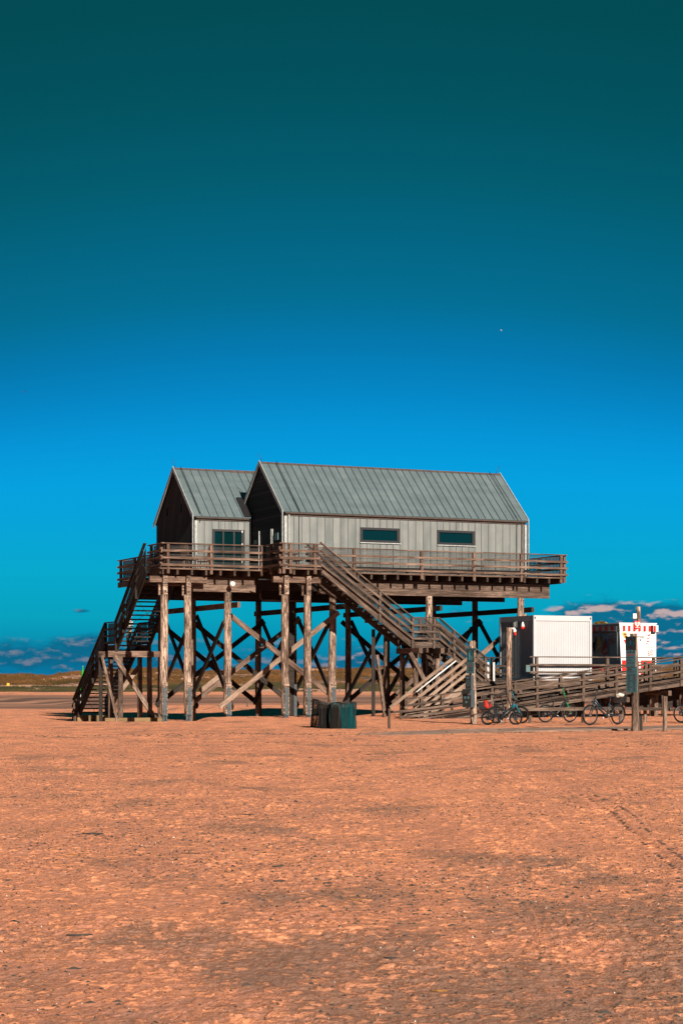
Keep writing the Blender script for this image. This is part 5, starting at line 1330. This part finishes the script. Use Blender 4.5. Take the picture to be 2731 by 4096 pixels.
# ------------------------------------------------------------------ bicycles
def mcol(name, c, rough=.35): 
    M[name] = m_plain(name, c, rough, 0, .06, 3, .3)
mcol('paint_green', (.005, .20, .05)); mcol('paint_teal', (.0, .10, .14)); mcol('paint_black', (.012, .013, .015)); mcol('paint_blueblack', (.010, .022, .03)); mcol('leather', (.07, .028, .014), .6); mcol('bag_red', (.30, .012, .006), .7); mcol('reflector', (.55, .16, .01)); mcol('basket_wire', (.02, .02, .02), .5)
def bicycle(label, rear, front, d, tyre=.026, paint='paint_black', sec=None, style='step', basket=None, bag=None, saddle='black', fender=True, bar_h=.42, saddle_h=.48, battery=False, steer=0.0, lean=0.0, rackp=True, lamp=True, bottle=None, stand=True):
    """rear / front: ground points of the wheels; x of the local frame runs rear -> front"""
    rear = Vector(rear); front = Vector(front); dv = front-rear; wb = dv.length; ang = math.atan2(dv.y, dv.x)
    g = ground_z(rear.x, rear.y)
    t = thing('bicycle', (rear.x, rear.y, g), label, 'bicycle', 'bicycles parked along the rack', rz=ang, local=True)
    t.rotation_euler = (lean, 0, ang)
    Rw = d/2; Y = Vector((0, 1, 0)); Rr = Vector((0, 0, Rw)); Fr = Vector((wb, 0, Rw)); p = M[paint]; sec = M[sec] if sec else p
    BB = Vector((wb*.42, 0, Rw*.86)); 
    sdir_ = Vector((-.30, 0, 1)).normalized(); hdir = Vector((-.33, 0, 1)).normalized()
    H0 = Fr+hdir*(Rw+.12)+Vector((-.04, 0, 0)); H1 = H0+hdir*.16; ST = BB+sdir_*(.40+Rw*.35)
    for c, st in ((Rr, 0), (Fr, steer)):
        ax = Vector((-math.sin(st), math.cos(st), 0))
        mb = MB(); mb.torus(c, ax, Rw-tyre, tyre, 30, 8); w = mb.build('wheel', M['rubber'], t)
        mb = MB(); mb.torus(c, ax, Rw-2*tyre-.008, .011, 30, 6); mb.build('rim', M['rim' if not battery else 'paint_black'], w)
        mb = MB(); a = ax.cross(UP).normalized()
        for k in range(20):
            th = 2*math.pi*k/20; e = c+(a*math.cos(th)+UP*math.sin(th))*(Rw-2*tyre-.01); mb.tube([c+ax*(.03 if k % 2 else -.03), e], .0028, 4, caps=False)
        mb.build('spokes', M['rim'], w)
        mb = MB(); mb.disc(c, ax, .035 if not battery else .07, .09, 12); mb.build('hub', M['chrome' if not battery else 'paint_black'], w)
    mb = MB(); r = .02
    if style == 'step':
        mb.tube([H0+hdir*.02, H0.lerp(BB, .45)+Vector((-.03, 0, -.05)), BB+Vector((.06, 0, .06)), BB], [.034, .036, .036, .03], 8)
        mb.tube([H0+hdir*.10, H0.lerp(BB, .5)+Vector((-.05, 0, .06)), BB+Vector((.0, 0, .16))], .026, 8)
    elif style == 'fold':
        mb.tube([H0, BB+Vector((.10, 0, .10)), BB], [.045, .048, .04], 8); mb.tube([H0+Vector((-.02, 0, -.02)), Rr+Vector((.1, 0, .1)), Rr], [.02, .018, .014], 8)
    else:
        mb.tube([H0, BB], .03, 8); mb.tube([H1-hdir*.03, ST-sdir_*.06], .026, 8)
    mb.tube([BB, ST], .025, 8); mb.tube([H0, H1], .028, 8)
    for s in (-1, 1):
        o = Y*(.05*s); mb.tube([BB+o*.4, Rr+o], .015, 6); mb.tube([ST-sdir_*.08+o*.3, Rr+o], .013, 6)
    fr_ = mb.build('frame', p, t)
    mb = MB(); fx = Vector((-math.sin(steer), math.cos(steer), 0))
    for s in (-1, 1): mb.tube([H0+fx*(.03*s)-hdir*.03, H0-hdir*.10+fx*(.045*s), Fr+fx*(.05*s)], [.02, .02, .015], 6)
    mb.tube([H0-hdir*.06-fx*.045, H0-hdir*.06+fx*.045], .016, 6); mb.build('fork', sec, t)
    HB = H1+hdir*bar_h; mb = MB(); mb.tube([H1, HB], .02, 6); mb.build('stem', sec, t)
    fwd = Vector((math.cos(steer), math.sin(steer), 0))
    mb = MB(); pts = [HB-fwd*.16+fx*.30-UP*.02, HB-fwd*.08+fx*.27, HB+fwd*.05+fx*.12+UP*.02, HB+fwd*.05-fx*.12+UP*.02, HB-fwd*.08-fx*.27, HB-fwd*.16-fx*.30-UP*.02]; mb.tube(pts, .017, 6); hb = mb.build('handlebar', M['paint_black'], t)
    mb = MB()
    for s in (-1, 1): mb.tube([HB-fwd*.20+fx*.315*s-UP*.03, HB-fwd*.08+fx*.275*s], .018, 6); mb.tube([HB+fwd*.0+fx*.22*s-UP*.02, HB-fwd*.08+fx*.30*s-UP*.07], .007, 5)
    mb.build('grip', M['rubber'], hb)
    mb = MB(); mb.tube([HB+fx*.1, HB+fwd*.14+fx*.07-UP*.08, H0+fwd*.06, Fr+UP*.1+fx*.05], .004, 4); mb.tube([HB-fx*.1, HB+fwd*.16-fx*.07-UP*.10, H0+fwd*.04-UP*.05], .004, 4); mb.build('cable', M['rubber'], hb)
    SP = ST+sdir_*(saddle_h-.30); mb = MB(); mb.tube([ST, SP], .018, 6); mb.build('seat_post', M['bolt'], t)
    mb = MB(); base = SP+UP*.02
    sec_ = [(-.14, .075, .0), (-.11, .088, .025), (-.03, .07, .025), (.06, .03, .012), (.14, .018, .008)]; n = 8; b0 = len(mb.v)
    for (x, w_, z) in sec_:
        for k in range(n):
            th = 2*math.pi*k/n; mb.v.append(base+Vector((x, w_*math.cos(th), z+.028*math.sin(th))))
    for i in range(len(sec_)-1):
        for k in range(n): j = (k+1) % n; mb.face([b0+i*n+k, b0+(i+1)*n+k, b0+(i+1)*n+j, b0+i*n+j], None, True)
    mb.face([b0+k for k in range(n)]); mb.face([b0+(len(sec_)-1)*n+k for k in range(n)][::-1]); mb.build('saddle', M[saddle], t)
    mb = MB(); mb.disc(BB, Y, .085, .02, 18); cr_ = mb.build('crankset', M['black'], t)
    mb = MB(); mb.tube([BB-Y*.07, BB-Y*.08+Vector((.13, 0, -.11))], .011, 6); mb.block(BB-Y*.12+Vector((.13, 0, -.11)), Vector((.045, 0, 0)), Y*.04, UP*.012)
    mb.tube([BB+Y*.07, BB+Y*.08-Vector((.13, 0, -.11))], .011, 6); mb.block(BB+Y*.12-Vector((.13, 0, -.11)), Vector((.045, 0, 0)), Y*.04, UP*.012); mb.build('crank', M['chrome'], cr_)
    mb = MB(); mb.tube([BB+Vector((0, -.045, .08)), Rr+Vector((0, -.045, .035))], .007, 4); mb.tube([BB+Vector((0, -.045, -.08)), Rr+Vector((0, -.045, -.035))], .007, 4); mb.build('chain', M['bolt'], cr_)
    if fender:
        for c, a0, a1, tl in ((Rr, 10, 185, 0), (Fr, 25, 200, 0)):
            mb = MB(); pts = []
            ring_ = []
            for i in range(15):
                th = R(a0+(a1-a0)*i/14); ring_.append((c+Vector((math.cos(th), 0, math.sin(th)))*(Rw+.018)))
            for p0, p1 in zip(ring_, ring_[1:]): mb.beam(p0, p1, .05, .006, up=(p0-c).normalized(), ext=.004)
            mb.build('mudguard', M['paint_black'], t)
    if rackp:
        mb = MB(); z = 2*Rw+.07
        for s in (-1, 1):
            mb.tube([Vector((.16, .05*s, z)), Vector((-.28, .06*s, z))], .007, 5); mb.tube([Vector((-.2, .06*s, z)), Rr+Y*.06*s], .006, 5); mb.tube([Vector((.05, .06*s, z)), Rr+Y*.06*s], .006, 5)
        for x in (-.28, -.12, .04): mb.tube([Vector((x, -.06, z)), Vector((x, .06, z))], .006, 5)
        mb.build('luggage_rack', M['paint_black'], t)
    if lamp:
        mb = MB(); mb.disc(H0+fwd*.09+UP*.02, fwd, .035, .05, 10); mb.build('headlight', M['bolt'], t)
        mb = MB(); mb.block(Rr+Vector((-Rw-.03, 0, .24)), Vector((.012, 0, 0)), Y*.03, UP*.02); mb.build('rear_light', M['bag_red'], t)
        mb = MB()
        for c in (Rr, Fr): mb.block(c+Vector((.45*Rw, -.02, -.45*Rw)), Vector((.03, 0, -.03)), Y*.006, Vector((.012, 0, .012)))
        mb.build('reflector', M['reflector'], t)
    if stand:
        mb = MB(); mb.tube([BB+Vector((-.1, .02, -.05)), Vector((wb*.32, .20, .01))], .01, 5); mb.build('kickstand', M['paint_black'], t)
    if battery:
        mb = MB(); q0 = BB+Vector((-.02, 0, .03)); mb.block(q0.lerp(ST, .5)+Vector((-.075, 0, .0)), sdir_*.20, Vector((sdir_.z, 0, -sdir_.x))*.045, Y*.045); mb.build('battery', M['paint_black'], t)
    if bottle:
        mb = MB(); a_ = H0.lerp(BB, .12)+Vector((0, -.0, .03)); b_ = H0.lerp(BB, .52)+Vector((0, 0, .03)); mb.tube([a_, a_.lerp(b_, .1), a_.lerp(b_, .9), b_], [.03, .05, .05, .04], 10); mb.build('tube_battery', M[bottle], t)
    if basket:
        z = 2*Rw+.09; cx = -.10
        mb = MB(); n = 8
        for k in range(n+1):
            q = k/n
            for lvl, e in ((0, .0), (1, .04)):
                pass
        def rect(e, zz): return [Vector((cx-.20-e, -.14-e, zz)), Vector((cx+.18+e, -.14-e, zz)), Vector((cx+.18+e, .14+e, zz)), Vector((cx-.20-e, .14+e, zz))]
        for i in range(6): mb.tube(rect(.035*i/5, z+.24*i/5), .006, 4, closed=True)
        lo, hi = rect(0, z), rect(.035, z+.24)
        for i in range(4):
            for k in range(7): mb.tube([lo[i].lerp(lo[(i+1) % 4], k/7), hi[i].lerp(hi[(i+1) % 4], k/7)], .005, 4, caps=False)
        if basket == 'solid':
            for i in range(4): mb.poly([lo[i].lerp(lo[i-1], 0), lo[(i+1) % 4], hi[(i+1) % 4].lerp(lo[(i+1) % 4], .1), hi[i].lerp(lo[i], .1)])
        mb.build('basket', M['basket_wire'], t)
    return t, ang
def gp(x, y):                           # where a pixel meets the sand
    Y = EYE*F/(y-HY); p = at(x, y, Y); return p
def in_bag(t, ang, local, mat, r, label, name, cat, lid=None):
    Mx = Matrix.Translation(t.location) @ Matrix.Rotation(ang, 4, 'Z'); c = Mx @ Vector(local)
    o = thing(name, c, label, cat); mb = MB(); mb.ball(c, r[0], r[1], r[2], 14, 10)
    for p in mb.v: p += Vector((noise.noise(p*9), noise.noise(p*9+Vector((5, 0, 0))), noise.noise(p*9+Vector((0, 7, 0)))))*r[0]*.35
    mb.build('cloth', mat, o); return o
b1_, a1_ = bicycle('black small wheeled folding bicycle with rear basket beside the log sign post', gp(1949, 2899), gp(2061, 2899.5), .50, .028, 'paint_black', style='fold', basket='solid', battery=True, bar_h=.62, saddle_h=.72, fender=False, steer=.15, lean=R(-3))
in_bag(b1_, a1_, (-.02, -.02, .74), M['bag_red'], (.15, .14, .16), 'red bag sitting in the basket of the folding bicycle', 'red_bag', 'bag')
mb_ = None
b2_, a2_ = bicycle('teal trimmed bicycle with brown saddle standing behind the folding bicycle', gp(1983, 2894), gp(2082, 2895), .66, .026, 'paint_black', 'paint_teal', 'step', saddle='leather', bottle='paint_teal', bar_h=.36, saddle_h=.52, lean=R(3))
b3_, a3_ = bicycle('dark bicycle with bright green fork and stem standing behind the rack rail', gp(2179, 2889.5), gp(2277, 2888.5), .70, .025, 'paint_black', 'paint_green', 'step', bar_h=.40, saddle_h=.50, steer=.1, lean=R(4))
b4_, a4_ = bicycle('black step through bicycle with rear basket facing left in front of the rack', gp(2468, 2900.5), gp(2357, 2903), .74, .026, 'paint_blueblack', None, 'step', basket='wire', bar_h=.30, saddle_h=.46, steer=-.1, lean=R(-3))
in_bag(b4_, a4_, (-.12, 0, 1.06), M['cream'], (.15, .10, .07), 'crumpled pale bag in the basket of the black step through bicycle', 'shopping_bag', 'bag')
b5_, a5_ = bicycle('knobbly tyred bicycle cut off by the right picture edge nearest the path', gp(2765, 2896), gp(2850, 2896), .70, .034, 'paint_black', None, 'diamond', bar_h=.1, saddle_h=.5, fender=False, rackp=False)
b6_, a6_ = bicycle('bicycle with a dark tyre behind the one cut off by the right picture edge', gp(2723, 2892), gp(2830, 2891), .70, .026, 'paint_black', None, 'diamond', bar_h=.1, saddle_h=.5, fender=False, rackp=False)
# ------------------------------------------------------------------ net bins
def m_net(): return m_plain('black_net_cord', (.010, .009, .008), .9, 0, .2, 6, .08)
M['net'] = m_net(); M['net_teal'] = m_plain('teal_net_cord', (.003, .042, .046), .9, 0, .2, 6, .08); M['sack'] = m_plain('dark_bin_sack', (.004, .004, .004), .95, 0, .2, 6, .05)
def net_bin(x0, x1, ytop, ybase, label, sag, mats, seed, Y=65.4, lean=0, inner=True):
    rnd = random.Random(seed); pl_ = at(x0, ybase, Y); pr_2 = at(x1, ybase, Y); c = (pl_+pr_2)/2; rx = (pr_2.x-pl_.x)/2; h = (ybase-ytop)*Y/F; g = ground_z(c.x, c.y); ry = rx*.8
    t = thing('net_bin', (c.x, c.y, g), label, 'net bin', 'net bins on the sand')
    def P(a, s):
        w = 1+.24*noise.noise((math.cos(a)*1.5+seed, math.sin(a)*1.5, s*1.2))+.085*math.sin(a*7+seed)*(1-s*.4)
        zz = h*s*(1-sag*(.5+.5*math.sin(a+seed))*s)
        return Vector((c.x+rx*w*math.cos(a)+lean*s, c.y+ry*w*math.sin(a), g-.03+zz))
    n = 64; m_ = int(h/.035)
    for half, mt in ((0, mats[0]), (1, mats[1])):
        mb = MB(); r = .0062
        ks = range(n//2) if half == 0 else range(n//2, n)
        for k in ks:
            for sg_ in (1, -1):
                pts = [P(2*math.pi*(k+sg_*i*.5)/n, i/m_) for i in range(m_+1)]; mb.tube(pts, r, 3, smooth=False, caps=False)
        mb.build('net', M[mt], t)
    mb = MB(); mb.tube([P(2*math.pi*i/24, 1) for i in range(24)], .018, 6, closed=True); mb.tube([P(2*math.pi*i/24, .02) for i in range(24)], .018, 6, closed=True)
    for k in range(4):
        a = 2*math.pi*k/4+.4+seed; mb.tube([P(a, i/5) for i in range(6)], .016, 6)
    mb.build('hoop_frame', M['sign_dark'], t)
    if inner:
        mb = MB(); n2 = 16; b0 = len(mb.v); lv = 6
        for i in range(lv+1):
            s = .03+.80*i/lv
            for k in range(n2):
                p = P(2*math.pi*k/n2, s); q = Vector((c.x, c.y, p.z)); mb.v.append(q.lerp(p, .86+.07*noise.noise((k*.9, i, seed))))
        for i in range(lv):
            for k in range(n2): j = (k+1) % n2; mb.face([b0+i*n2+k, b0+i*n2+j, b0+(i+1)*n2+j, b0+(i+1)*n2+k], None, True)
        mb.build('bin_sack', M['sack'], t)
net_bin(1240, 1322, 2776, 2893, 'tall slumped black net bin leaning at the left of the group', .25, ('net', 'net'), 1.3, 66.6, .10, False)
net_bin(1272, 1340, 2806, 2908, 'dark sack filled net bin in the middle of the group', .06, ('net', 'net'), 2.1, 65.4)
net_bin(1318, 1366, 2803, 2911, 'narrow black net bin pressed between its two neighbours', .08, ('net_teal', 'net'), 3.4, 65.0)
net_bin(1355, 1421, 2801, 2910, 'teal net bin at the right end of the group', .05, ('net', 'net_teal'), 4.2, 65.2)
# ------------------------------------------------------------------ gulls
M['gull_dark'] = m_plain('gull_grey', (.02, .02, .022), .7); M['gull_white'] = m_plain('gull_white', (.7, .68, .64), .7)
def gull(px, py, Y, span, label, roll, yaw, white):
    c = at(px, py, Y); t = thing('gull', c, label, 'gull', 'gulls in flight', local=True); t.rotation_euler = (roll, .2, yaw)
    mb = MB(); L_ = span*.42
    mb.tube([Vector((-L_*.5, 0, 0)), Vector((-L_*.3, 0, .01)), Vector((0, 0, .0)), Vector((L_*.28, 0, .01)), Vector((L_*.42, 0, .02)), Vector((L_*.52, 0, .01))], [.01, L_*.09, L_*.14, L_*.10, L_*.07, .006], 8)
    s = span/2
    for sd in (-1, 1):
        b0 = len(mb.v)
        mb.v += [Vector((L_*.2, .04*sd, .02)), Vector((L_*.26, s*.45*sd, s*.30)), Vector((L_*.0, s*sd, s*.12)), Vector((-L_*.12, s*.5*sd, s*.26)), Vector((-L_*.18, .04*sd, .02))]
        q = [b0, b0+1, b0+2, b0+3, b0+4]; mb.face(q if sd < 0 else q[::-1]); 
    b0 = len(mb.v); mb.v += [Vector((-L_*.45, 0, 0)), Vector((-L_*.75, L_*.14, 0)), Vector((-L_*.75, -L_*.14, 0))]; mb.face([b0, b0+1, b0+2])
    mb.build('body', M['gull_white' if white else 'gull_dark'], t)
    if white:
        mb = MB(); b0 = 0
        for sd in (-1, 1):
            b0 = len(mb.v); mb.v += [Vector((L_*.05, s*.62*sd, s*.25)), Vector((L_*.0, s*1.02*sd, s*.115)), Vector((-L_*.10, s*.6*sd, s*.235))]; mb.face([b0, b0+1, b0+2])
        mb.build('wing_tips', M['gull_dark'], t)
gull(2003, 1321, 520, .95, 'white gull with dark wing tips high in the sky right of the ridge', .5, 2.6, True)
gull(100, 1567, 430, .95, 'dark gull gliding in the sky at the far left', -.7, .6, False)
gull(246, 2125, 800, .8, 'tiny dark gull low in the sky left of the platform', .3, .2, False)
gull(66, 2504, 900, .7, 'tiny gull just above the clouds at the far left', .2, .4, False)
# ------------------------------------------------------------------ far markers: stakes, yellow plates, a folded parasol
def stake(px, ytop, ybase, Y, dia, label):
    p = at(px, ybase, Y); g = ground_z(p.x, p.y); zt_ = EYE+(HY-ytop)*Y/F
    t = thing('stake', (p.x, p.y, g), label, 'stake'); mb = MB(); mb.log((p.x, p.y, g-.4), (p.x, p.y, zt_), dia*Y/F/2, dia*Y/F/2, 8, 6, .08); mb.build('shaft', M['post'], t)
stake(989, 2781, 2842, 122, 6.5, 'thin wooden stake standing on the flat behind the piles')
stake(1115, 2757, 2777, 200, 3.5, 'small far stake at the foot of the dunes behind the middle piles')
stake(1358, 2752, 2775, 200, 3.5, 'small far stake at the foot of the dunes right of the net bins')
for (px, py, lb) in ((34, 2738, 'small yellow plate on the dunes at the far left edge'), (81, 2749, 'small yellow plate on the dune slope right of the first one')):
    Y = 222; p = at(px, py, Y); t = thing('marker_plate', p, lb, 'marker'); mb = MB(); mb.block(p, Vector((.16, 0, 0)), Vector((0, .02, 0)), UP*.16); mb.build('plate', M['yellow'], t)
    mb = MB(); mb.beam(p+Vector((0, .05, -1.3)), p+Vector((0, .05, .1)), .06, .06); mb.build('stake', M['post'], t)
mcol('parasol_green', (.012, .22, .012), .7)
p = at(333, 2700, 97); g = ground_z(p.x, p.y); zt_ = EYE+(HY-2664)*97/F
t = thing('folded_parasol', (p.x, p.y, g), 'folded green parasol standing behind the left staircase', 'parasol')
mb = MB(); mb.tube([(p.x-.22, p.y, g-.3), (p.x, p.y, zt_)], .022, 8); mb.build('pole', M['white'], t)
mb = MB(); mb.tube([(p.x-.10, p.y, 1.05), (p.x-.07, p.y, 1.25), (p.x-.02, p.y, zt_-.35), (p.x, p.y, zt_)], [.09, .10, .06, .02], 10); mb.build('canopy', M['parasol_green'], t)
# ------------------------------------------------------------------ furniture on the deck
def chair(u, v, ang, label):
    c = W(u, v, ZD); t = thing('deck_chair', c, label, 'chair', 'chairs on the deck', rz=TH+ang, local=True)
    mb = MB(); mb.block((0, 0, .43), Vector((.24, 0, 0)), Vector((0, .24, 0)), UP*.02); mb.build('seat', M['rail'], t)
    mb = MB(); mb.block((-.26, 0, .72), Vector((.02, 0, .06)), Vector((0, .24, 0)), Vector((-.05, 0, .28))); mb.build('backrest', M['rail'], t)
    for x in (-.21, .21):
        for y in (-.21, .21):
            mb = MB(); mb.beam((x, y, 0), (x, y, .41), .04, .04); mb.build('leg', M['rail'], t)
    for y in (-.25, .25):
        mb = MB(); mb.beam((-.24, y, .63), (.22, y, .63), .05, .03); mb.beam((.2, y, .41), (.2, y, .63), .04, .04); mb.build('armrest', M['rail'], t)
chair(-4.6, -.3, .4, 'wooden deck chair behind the left railing near the plank gable'); chair(-3.6, .6, 2.5, 'wooden deck chair beside the glass doors behind the left railing')
t = thing('picnic_table', W(-.6, -1.4, ZD), 'wooden picnic table on the deck behind the head of the front staircase', 'table', rz=TH, local=True)
mb = MB(); mb.block((0, 0, .74), Vector((.62, 0, 0)), Vector((0, .35, 0)), UP*.025); mb.build('tabletop', M['rail'], t)
for s in (-1, 1):
    mb = MB(); mb.block((0, .62*s, .44), Vector((.62, 0, 0)), Vector((0, .13, 0)), UP*.02); mb.build('bench_seat', M['rail'], t)
for x in (-.45, .45):
    for s in (-1, 1):
        mb = MB(); mb.beam((x, .12*s, .72), (x, .6*s, .0), .08, .05); mb.build('leg', M['rail'], t)
    mb = MB(); mb.beam((x, -.72, .40), (x, .72, .40), .08, .05); mb.build('crosspiece', M['rail'], t)
# ------------------------------------------------------------------ person on the left stairs
def m_person():
    m, nt, b, L = new_mat('striped_shirt_and_skin')
    tc_ = nt.nodes.new('ShaderNodeTexCoord'); sp = nt.nodes.new('ShaderNodeSeparateXYZ'); L.new(tc_.outputs['Object'], sp.inputs[0]); z = sp.outputs[2]
    st = mathn(nt, 'GREATER_THAN', mathn(nt, 'FRACT', mathn(nt, 'MULTIPLY', z, 13)), .45)
    shirt = mixc(nt, st, (.55, .52, .46), (.02, .02, .025))
    c1 = mixc(nt, mathn(nt, 'GREATER_THAN', z, .98), (.40, .30, .20), shirt)       # shorts under shirt
    c2 = mixc(nt, mathn(nt, 'GREATER_THAN', z, .60), (.40, .24, .16), c1)           # bare calves
    c3 = mixc(nt, mathn(nt, 'GREATER_THAN', z, 1.455), c2, (.42, .25, .17))          # neck and head
    L.new(c3, b.inputs['Base Color']); b.inputs['Roughness'].default_value = .8; return m
def person(vpos, w, label):
    zf_ = zf2+(ll[2][0]-vpos)*.62; base = pl(vpos, w, zf_)
    t = thing('person', base, label, 'person', rz=TH-1.2, local=True)
    J = {'pel': (0, 0, .95, .135, .11), 'sp': (0, .01, 1.15, .12, .10), 'ch': (0, .02, 1.32, .16, .11), 'nk': (0, .02, 1.47, .055, .055), 'hd0': (0, .0, 1.56, .075, .085), 'hd1': (0, -.01, 1.66, .08, .095), 'hd2': (0, 0, 1.74, .05, .06),
         'lh': (-.09, 0, .90, .085, .09), 'lk': (-.10, -.05, .50, .058, .06), 'la': (-.10, .02, .09, .04, .045), 'lt': (-.11, -.14, .03, .035, .03),
         'rh': (.09, 0, .90, .085, .09), 'rk': (.10, -.16, .56, .058, .06), 'ra': (.10, -.02, .22, .04, .045), 'rt': (.11, -.17, .17, .035, .03),
         'ls': (-.18, .02, 1.40, .058, .06), 'le': (-.24, .02, 1.13, .042, .045), 'lw': (-.24, -.16, .97, .03, .032), 'lhd': (-.24, -.23, .94, .034, .022),
         'rs': (.18, .02, 1.40, .058, .06), 're': (.25, -.06, 1.14, .042, .045), 'rw': (.27, -.26, 1.06, .03, .032), 'rhd': (.27, -.33, 1.06, .034, .022)}
    K = list(J); E = [('pel', 'sp'), ('sp', 'ch'), ('ch', 'nk'), ('nk', 'hd0'), ('hd0', 'hd1'), ('hd1', 'hd2'), ('pel', 'lh'), ('lh', 'lk'), ('lk', 'la'), ('la', 'lt'), ('pel', 'rh'), ('rh', 'rk'), ('rk', 'ra'), ('ra', 'rt'), ('ch', 'ls'), ('ls', 'le'), ('le', 'lw'), ('lw', 'lhd'), ('ch', 'rs'), ('rs', 're'), ('re', 'rw'), ('rw', 'rhd')]
    vs = [J[k][:3] for k in K]; ed = [(K.index(a), K.index(b)) for a, b in E]; rad = [J[k][3:] for k in K]
    for hand, sx_ in (('lhd', -1), ('rhd', 1)):
        hx, hy, hz = J[hand][:3]; ih = K.index(hand)
        for q, (dx, dz, ln) in enumerate(((-.03, 0, .055), (-.01, 0, .065), (.01, 0, .062), (.03, 0, .05), (-.045*sx_, .02, .045))):
            a = len(vs); vs += [(hx+dx, hy-.03, hz+dz), (hx+dx, hy-.03-ln, hz+dz-.02)]; rad += [(.009, .009), (.007, .007)]; ed += [(ih, a), (a, a+1)]
    me = bpy.data.meshes.new('body'); me.from_pydata(vs, ed, []); o = bpy.data.objects.new('body', me); COL.objects.link(o); o.parent = t
    md = o.modifiers.new('skin', 'SKIN'); md.use_smooth_shade = True
    for i, r_ in enumerate(rad): me.skin_vertices[0].data[i].radius = r_
    me.skin_vertices[0].data[0].use_root = True
    s_ = o.modifiers.new('sub', 'SUBSURF'); s_.levels = 2; s_.render_levels = 2; me.materials.append(m_person())
    ORGs = ORG
    mb = MB(); mb.ball((0, .02, 1.70), .105, .12, .10, 14, 8); mb.build('hair', M['cream'], t)
    mb = MB(); mb.tube([(0, 0, 1.72), (0, 0, 1.735)], [.17, .165], 16); mb.tube([(0, 0, 1.735), (0, 0, 1.80), (0, 0, 1.83)], [.105, .10, .06], 14); mb.build('sun_hat', M['orange'], t)
    mb = MB(); mb.ball((0, -.095, 1.62), .016, .025, .022, 8, 6); mb.ball((-.085, 0, 1.62), .012, .02, .03, 8, 6); mb.ball((.085, 0, 1.62), .012, .02, .03, 8, 6); mb.build('nose_and_ears', M['orange'], t)
    mb = MB(); mb.ball((-.03, -.088, 1.645), .010, .008, .008, 8, 6); mb.ball((.03, -.088, 1.645), .010, .008, .008, 8, 6); mb.block((0, -.088, 1.565), Vector((.022, 0, 0)), Vector((0, .006, 0)), UP*.004); mb.build('eyes_and_mouth', M['brown'], t)
person(ll[2][0]+.5, 1.22, 'person in a sun hat and striped shirt on the left staircase')
